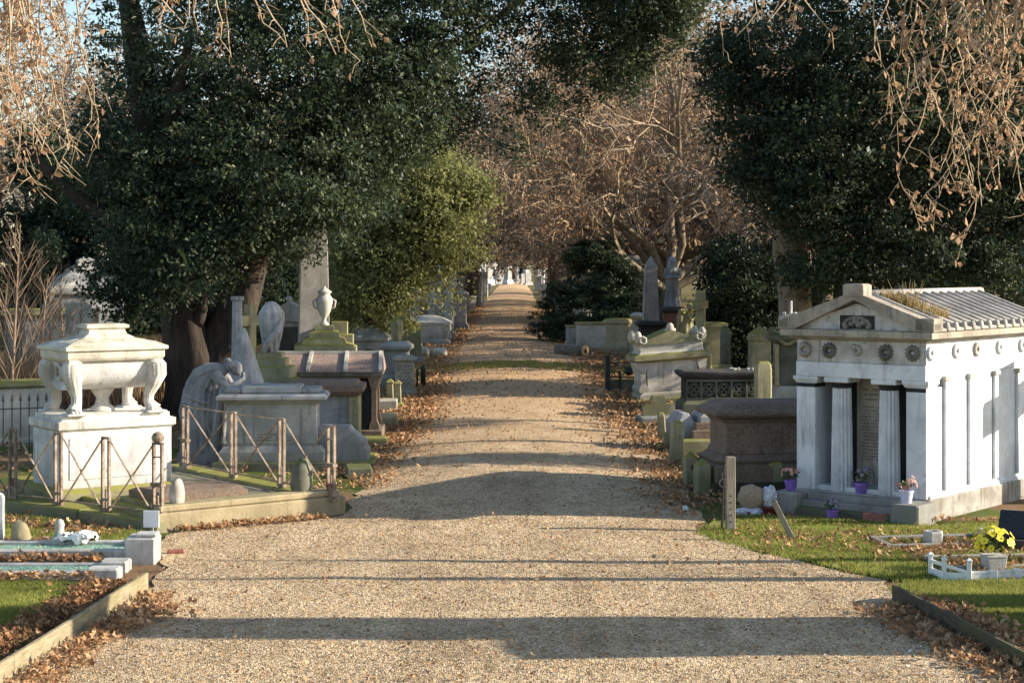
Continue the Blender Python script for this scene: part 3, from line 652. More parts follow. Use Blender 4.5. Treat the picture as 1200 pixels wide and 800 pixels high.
# bare trees
def bare_skeleton(seed, H=13, spread=6.5, fork=2.2, nl=7, droop=.5, levels=(6, 7, 7, 4), r0=.42, lean=0, twig=(.55, 1.1), rmin=.008, first=None, zmin=2.6):
    """returns (thick tubes, twig polylines, twig tip points)"""
    g = random.Random(seed); thick = []; twigs = []
    def rv(s): return Vector((g.gauss(0, s), g.gauss(0, s), g.gauss(0, s)))
    def grow(p, d, L, r, lev):
        n = 5 if lev < 2 else 4 if lev < 4 else 3
        pts = [p.copy()]; d = d.normalized()
        for i in range(n):
            sag = Vector((0, 0, (.16 if lev < 2 else .06 if lev < 3 else -droop*.14*lev)*(i+1)/n))
            d = (d+rv(.2 if lev < 3 else .28)+sag).normalized(); pts.append(pts[-1]+d*(L/n))
        if lev > 1 and pts[-1].z < zmin: return
        rad = [max(rmin, r*(1-.72*i/n)) for i in range(n+1)]
        (thick if lev < 3 else twigs).append((pts, rad))
        if lev >= 4 or pts[-1].z < 1.2: return
        k = levels[lev-1] if lev else nl
        for i in range(k):
            t = (.3+.7*(i+.5*g.random()+.3)/k) if lev else .8+.25*g.random(); t = min(t, .999)
            a = t*n; j = min(int(a), n-1); q = pts[j].lerp(pts[j+1], a-j); dd = (pts[j+1]-pts[j]).normalized()
            sd = dd.cross(rv(1)).normalized(); c = g.uniform(.5, 1.05)
            nd = dd*math.cos(c)+sd*math.sin(c)
            grow(q, nd, L*g.uniform(.42, .68) if lev < 3 else g.uniform(*twig), rad[j]*.62, lev+1)
    tr = [Vector((0, 0, -.1)), Vector((g.gauss(0, .08), g.gauss(0, .08), fork*.5)), Vector((lean*.2, 0, fork))]
    thick.append((tr, [r0*1.25, r0, r0*.92]))
    for i in range(nl):
        a = 2*math.pi*(i+g.random()*.7)/nl; el = g.uniform(.25, 1.2)
        d = Vector((math.cos(a)*math.cos(el)*spread/6, math.sin(a)*math.cos(el)*spread/6, math.sin(el)*1.1))
        if first and i < len(first): d = Vector(first[i])
        grow(tr[-1]-Vector((0, 0, .15*g.random()*fork)), d, g.uniform(.8, 1.1)*H*.5, r0*g.uniform(.42, .62), 1)
    return thick, twigs
def twig_mesh(tw, scale=1.0):
    """three sided twigs as one array"""
    V = []; Fc = []
    for pts, rad in tw:
        n = len(pts); d = (pts[-1]-pts[0]).normalized(); a = d.orthogonal().normalized(); c = d.cross(a); o = len(V)
        for p, r in zip(pts, rad):
            r *= scale
            for k in range(3):
                q = p+a*(r*math.cos(2.094*k))+c*(r*math.sin(2.094*k)); V.append((q.x, q.y, q.z))
        for i in range(n-1):
            for k in range(3): Fc.append((o+3*i+k, o+3*i+(k+1) % 3, o+3*i+3+(k+1) % 3, o+3*i+3+k))
    return np.array(V), np.array(Fc)
def dry_leaves(tips, L, seed, spread=.15):
    g = np.random.default_rng(seed); P = np.array(tips)+g.standard_normal((len(tips), 3))*spread; m = len(P)
    t = g.standard_normal((m, 3))*.6+np.array([0, 0, -.8]); t /= np.linalg.norm(t, axis=1, keepdims=True)
    s = np.cross(t, g.standard_normal((m, 3))); s /= np.linalg.norm(s, axis=1, keepdims=True); up = np.cross(t, s)
    l = (L*(.55+.8*g.random(m)))[:, None]; w_ = l*(.35+.4*g.random((m, 1)))
    c = P+t*l*.5
    V = np.stack([P, c+s*w_/2+up*l*.2, P+t*l+up*l*.1, c-s*w_/2+up*l*.2, c], 1).reshape(-1, 3); i = np.arange(m)[:, None]*5
    Fc = np.concatenate([i+[[0, 4, 1]], i+[[1, 4, 2]], i+[[2, 4, 3]], i+[[3, 4, 0]]], 1).reshape(-1, 3)
    return V, Fc, np.repeat(np.clip(.5+.25*g.standard_normal(m), 0, 1), 5)
def bare_tree(name, label, loc, seed, mats=('bark_plane', 'twig', 'leaf_dry'), tw=1.0, leafn=9000, leafL=.14, group=None, fwd=None, **kw):
    t = thing(name, label, 'tree', loc, group=group); th, tws = bare_skeleton(seed, **kw)
    if fwd:
        for pts, rad, sd in fwd: th.append(([Vector(p) for p in pts], rad))
    b = MB()
    for pts, rad in th: b.tube(pts, rad, 10 if rad[0] > .15 else 6, fn=(lambda a, u, r: r*(1+.12*math.sin(2*a+u*4))) if rad[0] > .15 else None)
    autosmooth(b.build('trunk', M[mats[0]], t), 60)
    V, Fc = twig_mesh(tws, tw); np_obj('crown', V, Fc, M[mats[1]], t)
    if leafn:
        g = random.Random(seed); tips = []
        for _ in range(leafn):
            pts, _r = g.choice(tws); k = g.random()*(len(pts)-1); j = int(k); tips.append(tuple(pts[j].lerp(pts[j+1], k-j)))
        V, Fc, rn = dry_leaves(tips, leafL, seed); np_obj('leaves', V, Fc, M[mats[2]], t, rn)
    return t
bare_tree('plane_tree', 'large bare plane tree with pale forked trunk and clinging brown leaves', (X_(782, 78), 78, 0), 11, tw=1.6, leafn=27000, leafL=.145, H=21, spread=7, fork=2.6, nl=9, r0=.42,
          levels=(9, 9, 8, 5), droop=.45, first=[(-.55, -.1, 1.1), (.42, .1, 1.25), (-1.0, -.2, .95), (-.7, .4, .9), (.8, 0, .8), (-.3, -.6, 1.1), (.3, -.5, 1.0), (-.9, .3, .85), (.9, .3, .6)], twig=(.5, 1.1), rmin=.006, zmin=3.9)
bare_tree('plane_tree', 'second bare plane tree standing further along the avenue behind the yew', (5.2, 104, 0), 12, tw=2.0, leafn=7000, leafL=.22, H=16, spread=7, fork=3.2, nl=7, r0=.45, levels=(6, 7, 7, 4), droop=.7)
far = [bare_tree('bare_tree', 'bare brown tree in the hazy wood closing the far avenue', (-6.5, 118, 0), 21+i, ('bark_dark', 'twig_far', 'leaf_far'), 2.0, 3200, .26, 'bare trees lining the far avenue', H=17, spread=6.5, fork=3.4, nl=7, r0=.4, levels=(6, 7, 6, 4), droop=.55) for i in range(3)]
far[1].location = (7.5, 132, 0); far[2].location = (-5.6, 165, 0)
g = random.Random(5)
spots = [(6.3, 178), (-6.5, 210), (7.5, 225), (-8, 265), (8, 290), (-3.5, 352), (3, 356), (9, 345), (-10, 340), (-13, 130), (-20, 150), (-28, 165), (-16, 185), (-37, 175), (15, 120), (20, 150), (29, 160), (38, 170), (26, 200), (-26, 112), (-33, 120), (14, 200), (-18, 96), (-27, 95), (20, 104), (31, 108), (17, 330), (-18, 330), (0.5, 375), (26, 82), (-11, 88), (13, 88), (9.5, 100), (9.2, 109), (7.9, 117), (8.8, 122), (8.0, 143), (8.4, 160), (19, 62), (19.5, 70), (3.5, 140), (-3.6, 145)]  # several on the sunward side are added to stripe the path with shadow
for i, (x, y) in enumerate(spots): dup(far[i % 3], (x, y, 0), g.uniform(0, 360), sc=g.uniform(.9, 1.25)*(1.25 if abs(x) < 12 and 110 < y < 240 else 1))

# dark evergreens filling the background
def shrub(name, label, loc, h, wd, n, L, mat, seed, group=None):
    t = thing(name, label, 'tree', loc, group=group); g = random.Random(seed); lob = []
    for i in range(16):
        z = h*(.1+.8*g.random()); q = wd*(1-.55*(z/h)**2)*.6; a = g.random()*6.28; rr = q*math.sqrt(g.random())
        lob.append((rr*math.cos(a), rr*math.sin(a), z, wd*g.uniform(.25, .42), wd*g.uniform(.25, .42), h*g.uniform(.1, .18), 1))
    b = MB(); limb(b, [(0, 0, -.1), (.05, 0, h*.4), (0, 0, h*.85)], [.22, .15, .05], 10, .1); autosmooth(b.build('trunk', M['bark_dark'], t), 60)
    V, Fc, rn, _ = leaf_cloud(lob, n, L, (.35, .75), 36, .5, 2.8, seed=seed); np_obj('crown', V, Fc, M[mat], t, rn); return t
GR = 'dark evergreens closing the view behind the tombs'
ev = [shrub('evergreen_tree', 'dark evergreen tree in the gloom behind the tombs', (-12.0, 77, 0), 9, 4.2, 30000, .2, 'leaf_dark', 31, GR),
      shrub('evergreen_tree', 'dark evergreen tree in the gloom behind the tombs', (19.5, 80, 0), 7, 3.6, 30000, .2, 'leaf_dark', 32, GR)]
for i, (x, y, s) in enumerate([(-21, 78, 1.1), (-18, 88, 1.3), (-20, 72, .55), (-25, 70, 1), (-9.4, 60, .5), (-7.6, 66, .6), (25, 74, 1.0), (13.5, 90, .7), (22, 60, .7), (31, 80, 1.1), (16, 104, .8), (-30, 90, 1.2), (-6.5, 96, .7), (36, 95, 1.1), (10.8, 66, .42), (-11.5, 100, 1.2), (6.5, 390, 1.5), (-4, 395, 1.4), (15, 392, 1.5), (-14, 388, 1.5), (1.5, 402, 1.3), (8, 240, .6), (-8.5, 230, .6)]):
    dup(ev[i % 2], (x, y, 0), g.uniform(0, 360), sc=s)

for (x, y, rr, sd, lab) in ((13.6, 32.4, 1.9, 61, 'tall evergreen with a high crown standing beyond the mausoleum side wall'), (15.4, 36.6, 1.7, 62, 'high crowned evergreen behind the mausoleum and beside the dark oak')):  # added out of view, crowns set high to shade the tombs, not the path
    t = thing('evergreen_tree', lab, 'tree', (x, y, 0)); b = MB(); limb(b, [(0, 0, -.1), (.05, 0, 3), (-.05, .1, 6.5), (0, 0, 10)], [.2, .15, .12, .04], 10, .08); autosmooth(b.build('trunk', M['bark_dark'], t), 60)
    V, Fc, rn, _ = leaf_cloud([(0, 0, 7.8, rr, rr, 1.3), (.6, .3, 9.4, rr*.9, rr*.8, 1.3), (-.5, -.2, 10.6, rr*.7, rr*.7, 1.0), (.2, -.5, 6.9, rr*.7, rr*.6, .6, .5)], 15000, .17, (.3, .7), 36, .5, 2.2, seed=sd); np_obj('crown', V, Fc, M['leaf_oak'], t, rn)
# bare sapling thicket and dead stems
def sapling(name, label, loc, h, seed, group=None, n=26, r0=.035):
    t = thing(name, label, 'tree', loc, group=group); g = random.Random(seed); b = MB(); tw = []
    top = Vector((g.gauss(0, .15), g.gauss(0, .1), h)); st = [Vector((0, 0, -.05)), top*.35+Vector((g.gauss(0, .08), 0, 0)), top*.7, top]
    b.tube(st, [r0, r0*.85, r0*.6, .006], 8)
    for i in range(n):
        k = .12+.85*i/n; p = top*k; a = g.random()*6.28; L = h*.32*(1.1-k)+.15; d = Vector((math.cos(a)*.6, math.sin(a)*.6, .95))
        q = [p, p+d*L*.5, p+d*L+Vector((g.gauss(0, .06), 0, .1))]; tw.append((q, [.014, .009, .004]))
        for _ in range(2):
            d2 = d+Vector((g.gauss(0, .5), g.gauss(0, .5), .1)); tw.append(([q[1], q[1]+d2*L*.3, q[1]+d2*L*.55], [.007, .005, .003]))
    b.build('trunk', M['twig_brown'], t); V, Fc = twig_mesh(tw); np_obj('crown', V, Fc, M['twig_brown'], t); return t
sp = sapling('bare_sapling', 'tallest thin bare sapling at the picture edge beyond the marble sarcophagus', (X_(10, 33.8), 33.8, 0), 4.3, 1)
sapling('bare_sapling', 'slender bare sapling rising just beside the marble sarcophagus', (X_(38, 36), 36, 0), 3.3, 2)
for i, (px, Y, s) in enumerate([(2, 38, .9), (24, 40, .75), (62, 41, .7), (78, 43, .8), (50, 46, .9), (18, 47, .95), (90, 48, .7)]):
    dup(sp, (X_(px, Y), Y, 0), 57*i, 'thin bare sapling in the brown thicket behind the sarcophagus', 'saplings in the brown thicket', s)
def stems(name, label, x0, x1, y0, y1, n, h, seed):
    g = np.random.default_rng(seed); P = np.column_stack([g.uniform(x0, x1, n), g.uniform(y0, y1, n), np.zeros(n)])
    H = h*(.4+.6*g.random(n)); T_ = P+np.column_stack([g.standard_normal(n)*.18*H, g.standard_normal(n)*.18*H, H]); a = g.random(n)*6.28
    s = np.column_stack([np.cos(a), np.sin(a), 0*a])*.012; Mid = (P+T_)/2+g.standard_normal((n, 3))*.04
    V = np.stack([P-s, P+s, Mid+s*.8, Mid-s*.8, T_+s*.2, T_-s*.2], 1).reshape(-1, 3); i = np.arange(n)[:, None]*6
    Fc = np.concatenate([i+[[0, 1, 2, 3]], i+[[3, 2, 4, 5]]], 1).reshape(-1, 4)
    return tag(np_obj(name, V, Fc, M['reed'], rnd=np.repeat(g.random(n), 6)), label, 'undergrowth', kind='stuff')
stems('dead_stems', 'brown dead stems lit by the sun beside the oak trunk', X_(160, 43), X_(212, 43), 42, 45, 2600, 1.75, 1)
stems('dead_stems', 'tangle of brown undergrowth behind the marble sarcophagus', X_(-30, 38), X_(160, 38), 36, 48, 6500, 1.6, 2)

# near plane trees outside the frame whose twigs hang into it
def hanging(name, label, loc, limbs, starts, seed, leafn, r0):
    t = thing(name, label, 'tree', loc); g = random.Random(seed); L0 = Vector(loc); b = MB()
    limb(b, [(0, 0, -.1), (.05, 0, 2), (-.05, 0, 4.5), (0, .1, 7)], [r0*1.25, r0, r0*.9, r0*.75], 18, .08, seed)
    for pts, rad in limbs: limb(b, [Vector(p)-L0 for p in pts], rad, 9, .08, seed)
    autosmooth(b.build('trunk', M['bark_plane'], t), 60)
    tw = []; tips = []
    for (x, y, z, zt, dx, k) in starts:
        p = Vector((x, y, z))-L0; n = max(5, int((z-zt)/.16)+2); d = Vector((dx+g.gauss(0, .25), g.gauss(0, .2), -.35)); pts = [p]
        for i in range(n):
            d = (d*.75+Vector((dx*.25+g.gauss(0, .38), g.gauss(0, .25), -.42))).normalized(); pts.append(pts[-1]+d*.2)
            if pts[-1].z+L0.z < zt: break
        m = len(pts); rad = [.017-.0125*i/m for i in range(m)]; tw.append((pts, rad))
        for i in range(1, m):
            for _ in range(k):
                if g.random() < .25: continue
                a = g.random()*6.28; dd = (Vector((math.cos(a), math.sin(a), g.uniform(-.8, .35)))+d*.3).normalized(); l = g.uniform(.12, .42); q = pts[i].lerp(pts[i-1], g.random())
                e1 = q+dd*l*.45; e2 = e1+(dd+Vector((g.gauss(0, .4), 0, g.gauss(-.2, .4)))).normalized()*l*.55; tw.append(([q, e1, e2], [.0075, .0055, .004])); tips.append((q, e1, e2))
                if g.random() < .6:
                    e3 = e1+Vector((g.gauss(0, .12), g.gauss(0, .1), g.gauss(-.08, .12))); tw.append(([e1, e1.lerp(e3, .5), e3], [.005, .004, .0035])); tips.append((e1, e1.lerp(e3, .5), e3))
    V, Fc = twig_mesh(tw); np_obj('crown', V, Fc, M['twig'], t)
    if leafn:
        pt = [];
        for _ in range(leafn):
            q = g.choice(tips); pt.append(tuple(q[g.choice((1, 2, 2))]))
        V, Fc, rn = dry_leaves(pt, .1, seed, .02); np_obj('leaves', V, Fc, M['leaf_dry'], t, rn)
    return t
g = random.Random(8); st = []
for i in range(66):
    px = g.uniform(-70, 78)*1.0; Y = g.uniform(18, 21.5); zt = Z_(g.uniform(60, 235)-max(0, px)*.95, Y)
    st.append((X_(px-25, Y), Y, max(zt+.6, Z_(-40, Y))+g.random()*.6, zt, .14, 2))
for i in range(13):
    px = g.uniform(140, 420); Y = g.uniform(18.5, 21); zt = Z_(g.uniform(-5, 62), Y); st.append((X_(px-15, Y), Y, Z_(-30, Y)+.3*g.random(), zt, .3, 1))
hanging('plane_tree', 'plane tree whose sunlit bare twigs droop in at the top above the sarcophagus', (-10.2, 19.6, 0),
        [([(-10.2, 19.7, 5.5), (-8.6, 19.6, 7.2), (-6.9, 19.8, 8.0), (-5.0, 19.8, 8.1), (-2.9, 19.8, 7.6), (-1.7, 19.8, 7.1)], [.24, .18, .12, .08, .05, .02]), ([(-10.1, 19.6, 6), (-8.8, 20.4, 8.2), (-7, 20.8, 8.6), (-5.6, 20.9, 7.9)], [.2, .13, .08, .03]), ([(-10.2, 19.6, 4.8), (-8.8, 19, 6.3), (-7.3, 18.6, 7.1), (-6, 18.6, 7.0)], [.18, .12, .07, .03])], st, 41, 1250, .42)
g = random.Random(9); st = []
for i in range(38):
    cpx, cpy = g.choice([(1078, 140), (1118, 215), (1140, 262), (1165, 235), (1195, 275), (1220, 200), (1240, 250)]); px = g.gauss(cpx, 11); Y = g.uniform(18.5, 22); zt = Z_(cpy-abs(g.gauss(0, 90)), Y)
    st.append((X_(px+12, Y), Y, max(zt+1.0, Z_(-40, Y))+.5*g.random(), zt, -.12, 1+(i % 3 == 0)))
for i in range(8):
    px = g.uniform(890, 1040); Y = g.uniform(19, 22); zt = Z_(g.uniform(-20, 90 if px < 1000 else 230), Y); st.append((X_(px+14, Y), Y, Z_(-40, Y)+.3*g.random(), zt, -.2, 1))
hanging('plane_tree', 'plane tree whose sunlit bare twigs droop in at the top above the mausoleum roof', (10.4, 16.4, 0),
        [([(10.4, 16.5, 5.2), (9.2, 18, 7), (7.4, 19.6, 7.9), (5.6, 20.3, 8.0), (4.0, 20.5, 7.6), (3, 20.5, 7.2)], [.28, .2, .14, .09, .05, .02]), ([(10.4, 16.5, 5.8), (9.4, 19, 7.9), (7.6, 21.4, 8.3), (6, 21.8, 7.9)], [.22, .15, .08, .03]), ([(10.4, 16.5, 4.6), (9.2, 17.4, 6.3), (7.4, 18.8, 7.4), (6, 19, 7.2)], [.2, .13, .08, .03])], st, 42, 1350, .55)
# ------------------------------------------------------------------ monument helpers (local coordinates, front towards -y)
def torus(b, c, r, q, ax='y', seg=20, sub=7, bumpy=.25):
    pts = []; vs = []; fs = []
    for i in range(seg):
        a = 2*math.pi*i/seg; k = q*(1+bumpy*(1 if i % 2 else -1))
        for j in range(sub):
            e = 2*math.pi*j/sub; rr = r+k*math.cos(e); y = k*math.sin(e)
            vs.append((c[0]+rr*math.cos(a), c[1]+y, c[2]+rr*math.sin(a)))
    for i in range(seg):
        for j in range(sub): fs.append((i*sub+j, i*sub+(j+1) % sub, ((i+1) % seg)*sub+(j+1) % sub, ((i+1) % seg)*sub+j))
    return b.add(vs, fs)
def lettering(t, x0, x1, z0, z1, rows, y, mat='inscr', fill=.8, seed=1, name='lettering'):
    """rows of small worn marks"""
    g = random.Random(seed); b = MB(); dz = (z1-z0)/rows
    for i in range(rows):
        z = z1-(i+.5)*dz; hw = (x1-x0)/2*fill*g.uniform(.7, 1); xm = (x0+x1)/2; x = xm-hw
        while x < xm+hw:
            wl = dz*g.uniform(.18, .5); 
            if g.random() < .84: b.add([(x, y, z-dz*.24), (x+wl, y, z-dz*.24), (x+wl, y, z+dz*.24), (x, y, z+dz*.24)], [(0, 1, 2, 3)])
            x += wl+dz*.14
    host = [c for c in t.children if c.name.split('.')[0] in ('inscribed_slab', 'panel', 'die')]
    return b.build(name, M[mat], host[len(host)//2] if host else t)
def urn(b, cx, cy, z, h, r, seg=20):
    P = [(.55, 0), (.55, .05), (.3, .09), (.2, .14), (.3, .2), (.75, .36), (1, .58), (1, .68), (.8, .74), (.62, .8), (.85, .84), (.85, .87), (.5, .92), (.2, .96), (.16, 1.0)]
    return b.lathe([(q*r, z+k*h) for q, k in P], seg, cx, cy)
def drape(b, cx, cy, z, h, r, seg=40, n=9):
    f = lambda a, zz, q: q*(1+.17*math.sin(a*n+zz*4.5)*(1-.75*(zz-z)/h)+.1*math.sin(a*2+1+zz*2))
    P = [(.5, 0), (.62, .08), (.8, .3), (1, .6), (.95, .78), (.6, .92), (.3, .98), (.1, 1.0)]
    return b.lathe([(q*r, z+k*h) for q, k in P], seg, cx, cy, fold=f)
def pedestal(t, w, h, mat, dep=None, cap=True, top=None, base=.16, mat2=None):
    d = dep or w; q = w/2; r = d/2
    MB().loft([(q, r, -.05), (q, r, h*base*.6), (q*.92, r*.92, h*base*.72), (q*.86, r*.86, h*base)]).build('base', M[mat], t)
    MB().loft([(q*.8, r*.8, h*base), (q*.78, r*.78, h*.84)]).build('die', M[mat2 or mat], t)
    if cap: MB().loft([(q*.8, r*.8, h*.84), (q*.95, r*.95, h*.88), (q, r, h*.9), (q, r, h*.94), (q*.9, r*.9, h*.955), (q*.6, r*.6, h)]).build('cornice', M[mat], t)
def chest(t, w, d, h, mat, lid=None, over=.09, lidh=.12, plinth=.14, panel=False, cop=.04):
    q, r = w/2, d/2; lid = lid or mat
    MB().loft([(q+over*.7, r+over*.7, -.05), (q+over*.7, r+over*.7, plinth*.7), (q+.02, r+.02, plinth)]).build('plinth', M[mat], t)
    MB().loft([(q, r, plinth), (q, r, h-lidh)]).build('body', M[mat], t)
    MB().loft([(q, r, h-lidh), (q+over*.6, r+over*.6, h-lidh*.75), (q+over, r+over, h-lidh*.6), (q+over, r+over, h-cop), (q+over*.5, r+over*.5, h)]).build('lid', M[lid], t)
    if panel: MB().box(-q*.75, q*.75, -r-.012, -r+.01, plinth+.1*h, h-lidh-.08*h, .008).build('panel', M[mat], t)
def obelisk(t, w, ph, h, mat, mat2=None):
    q = w/2
    MB().loft([(q*1.75, q*1.75, -.05), (q*1.75, q*1.75, ph*.22), (q*1.5, q*1.5, ph*.28), (q*1.4, q*1.4, ph*.3)]).build('base', M[mat], t)
    MB().loft([(q*1.3, q*1.3, ph*.3), (q*1.25, q*1.25, ph*.88), (q*1.5, q*1.5, ph*.92), (q*1.5, q*1.5, ph*.96), (q*1.2, q*1.2, ph)]).build('pedestal', M[mat2 or mat], t)
    MB().loft([(q, q, ph), (q*.72, q*.72, h-w*.55), (.015, .015, h)], .015).build('shaft', M[mat], t)
def cross(b, x, z0, h, w, th, arm):
    b.loft([(w*.55, th/2, z0), (w*.45, th/2, z0+h)], .012, x, 0); 
    b.box(x-arm/2, x-w*.4, -th/2*.93, th/2*.93, z0+h*.66, z0+h*.66+w*.95); b.box(x+w*.4, x+arm/2, -th/2*.93, th/2*.93, z0+h*.66, z0+h*.66+w*.95)
def arch_slab(b, w, h, th, z0=-.05, round_=True, sh=.12):
    p = [(-w/2, z0), (w/2, z0), (w/2, h-sh)]
    if round_:
        for i in range(1, 9): a = math.pi*i/9; p.append((w/2*math.cos(a), h-sh+sh*math.sin(a)))
    else: p += [(w/2-.04, h-sh*.5), (0, h), (-w/2+.04, h-sh*.5)]
    p.append((-w/2, h-sh)); return b.extr(p, -th/2, th/2)

# ================================================================== left plot: kerb, railings, ledger, sarcophagus
A0 = Vector((-4.62, 22.45)); B0 = Vector((-2.5, 24.1)); U = (B0-A0).normalized(); Vv2 = Vector((-U.y, U.x)); PR = math.degrees(math.atan2(U.y, U.x)); PW = (B0-A0).length
def plot(s, d, z=0): q = A0+U*s+Vv2*d; return (q.x, q.y, z)
KZ = .24
t = thing('plot_kerb', 'pale mossy stone kerb and paving raised under the railed plot', 'kerb', plot(0, 0), PR)
MB().box(-.12, PW+.12, -.1, .22, -.05, KZ, .02).build('kerb', M['buff'], t)
b = MB(); 
for i in range(4): b.box(-.12, .2, .225+i*1.18, .225+(i+1)*1.18-.01, -.05, KZ-.01+.003*i, .02); b.box(PW-.2, PW+.12, .225+i*1.18, .225+(i+1)*1.18-.01, -.05, KZ-.008+.003*i, .02)
b.build('side_kerb', M['mossy'], t)
MB().box(-.05, PW+.05, -.06, .26, KZ+.001, KZ+.09, .02).build('upper_kerb', M['buff'], t)
MB().box(.2, PW-.2, .262, 4.9, -.05, KZ-.05, .01).build('paving', M['paving'], t)
# the sarcophagus stands in the next plot outwards along the railing
def fence_run(t, pts, endp, mats='iron', toprail=()):
    H = .98
    for i, (s0, big) in enumerate(pts):
        b = MB(); q = .065 if not big else .08; hh = H if not big else H+.02; wd = .034
        for sx in (-q, q): b.loft([(wd/2, .022, 0), (wd/2, .022, hh)], .003, s0+sx, 0)
        b.box(s0-q-wd/2-.01, s0+q+wd/2+.01, -.03, .03, 0, .05, .004); b.box(s0-q-.01, s0+q+.01, -.02, .02, .15, .18, .004)
        b.loft([(.012, .012, .05), (.012, .012, .3)], .002, s0, 0)
        if big:
            b.box(s0-q-wd/2, s0+q+wd/2, -.024, .024, hh-.03, hh, .004); b.box(s0-q+.02, s0+q-.02, -.02, .02, hh-.2, hh-.185, .003)
            b.box(s0-q-wd/2-.012, s0+q+wd/2+.012, -.04, .04, hh*.42, hh*.47, .004)
            b.box(s0-q-wd/2-.03, s0+q+wd/2+.03, -.045, .045, -.06, .09, .006)
        else:
            b.box(s0-q-wd/2, s0+q+wd/2, -.022, .022, H, H+.03, .004)
        po = b.build('end_post' if big else 'post', M[mats], t)
        if big and endp:
            c = MB(); c.lathe([(.02, hh), (.075, hh+.02), (.085, hh+.07), (.06, hh+.12), (.02, hh+.14)], 14, s0, 0); c.build('finial', M[mats], po)
    for i in range(len(pts)-1):
        a, c = pts[i][0]+.1, pts[i+1][0]-.1; b = MB()
        b.bar((a, -.006, .96), (c, -.006, .06), .026, .012); b.bar((a, .008, .06), (c, .008, .96), .026, .012); b.ball(((a+c)/2, 0, .51), .024, 8, 6)
        b.build('cross_brace', M[mats], t)
        MB().bar((a-.02, 0, .075), (c+.02, 0, .075), .02, .02).build('bottom_rail', M[mats], t)
        if i in toprail: MB().bar((a, 0, .985), (c, 0, .975), .018, .018).build('top_rail', M[mats], t)
p0 = Vector(gp(185, 600, KZ)[:2]); p1 = Vector(gp(15, 578, KZ)[:2]); d = p1-p0; FL = d.length
FR = math.degrees(math.atan2(d.y, d.x))
t = thing('iron_fence', 'rusty iron railing with crossed bars in front of the marble sarcophagus', 'fence', (p0.x, p0.y, KZ-.08), FR)
fence_run(t, [(0, True), (FL*.34, False), (FL*.67, False), (FL, False), (FL*1.34, False)], True)
t = thing('fence_kerb', 'low mossy stone kerb carrying the sarcophagus railing', 'kerb', (p0.x, p0.y, 0), FR)
b = MB()
for i in range(3): b.box(-.15+i*1.6, 1.44+i*1.6, -.45, .16, -.05, KZ-.083+.003*i, .02)
b.build('kerb', M['mossy'], t)
p0b = Vector(gp(388, 580, KZ+.02)[:2]); p1b = Vector(gp(217, 548, KZ)[:2]); d = p1b-p0b; FL2 = d.length
t = thing('iron_fence', 'rusty iron railing with crossed bars in front of the weeping statue', 'fence', (p0b.x, p0b.y, KZ), math.degrees(math.atan2(d.y, d.x)))
fence_run(t, [(0, True), (FL2*.31, False), (FL2*.64, False), (FL2, True)], False, toprail=(1, 2))
# round stone knob and small boulder beside the end posts
b = MB(); b.ball((0, 0, .2), (.11, .1, .21), 14, 10, lambda d: 1+.2*mnoise.noise(d*2+Vector((3, 0, 0))))
t = b.build('field_stone', M['marble_dirty'], smooth=True); t.location = plot(.3, .14, KZ); tag(t, 'white rounded stone at the foot of the tall end post by the sign', 'stone')
b = MB(); b.ball((0, 0, .28), (.13, .13, .3), 16, 10, lambda d: (1+.18*mnoise.noise(d*2))*(1.15-.35*d.z))
t = b.build('field_stone', M['mossy_dark'], smooth=True); t.location = plot(PW-.42, .2, KZ+.02); tag(t, 'dark grey upright boulder leaning by the end post of the front kerb', 'stone')
t = thing('ledger_stone', 'flat grey coped ledger stone lying just behind the pale kerb', 'grave slab', plot(.86, .62, KZ-.05), PR)
MB().box(-.74, .74, -.34, .9, 0, .1, .01).build('base', M['mossy'], t)
MB().loft([(.66, .5, .1), (.66, .5, .19), (.62, .36, .235), (.6, .12, .25)], .01, 0, .28).build('slab', M['brown'], t)

# marble sarcophagus on its plinth
sc_ = Vector((-5.05, 24.35)); SL, SW = 1.95, 1.05
def sar_loc():
    return (-5.52, 25.05, 0)
t = thing('sarcophagus_tomb', 'large white marble sarcophagus on scrolled lion feet above a block plinth', 'tomb', (-6.0, 25.0, 0), PR-3)
hl, hw = .84, .56
MB().loft([(hl+.1, hw+.1, -.05), (hl+.1, hw+.1, .26), (hl+.02, hw+.02, .33)]).build('foot_course', M['mossy'], t)
MB().loft([(hl, hw, .33), (hl, hw, 1.13)], .01).build('plinth', M['marble'], t)
MB().box(-hl+.13, hl-.13, -hw-.012, -hw+.01, .45, 1.04, .008).build('panel', M['marble'], t)
MB().box(-hl-.012, -hl+.01, -hw+.12, hw-.12, .45, 1.04, .008).build('end_panel', M['marble'], t)
MB().loft([(hl, hw, 1.13), (hl+.05, hw+.05, 1.17), (hl+.05, hw+.05, 1.27), (hl-.02, hw-.02, 1.29), (hl-.02, hw-.02, 1.35), (hl-.08, hw-.08, 1.36)]).build('plinth_cap', M['marble_dirty'], t)
prof = []
for i in range(13):
    a = math.pi*i/12; prof.append((-.47*math.cos(a)**1 if True else 0, 1.93-.36*math.sin(a)**.8))
prof = [(-.47, 2.02)]+prof+[(.47, 2.02)]
rs = []
for x, k in ((-.6, .55), (-.63, .85), (-.64, 1), (.64, 1), (.63, .85), (.6, .55)): rs.append([(x, y*(.9+.1*k), 1.8+(z-1.8)*k) for y, z in prof])
autosmooth(MB().rings(rs).build('trough', M['marble'], t), 40)
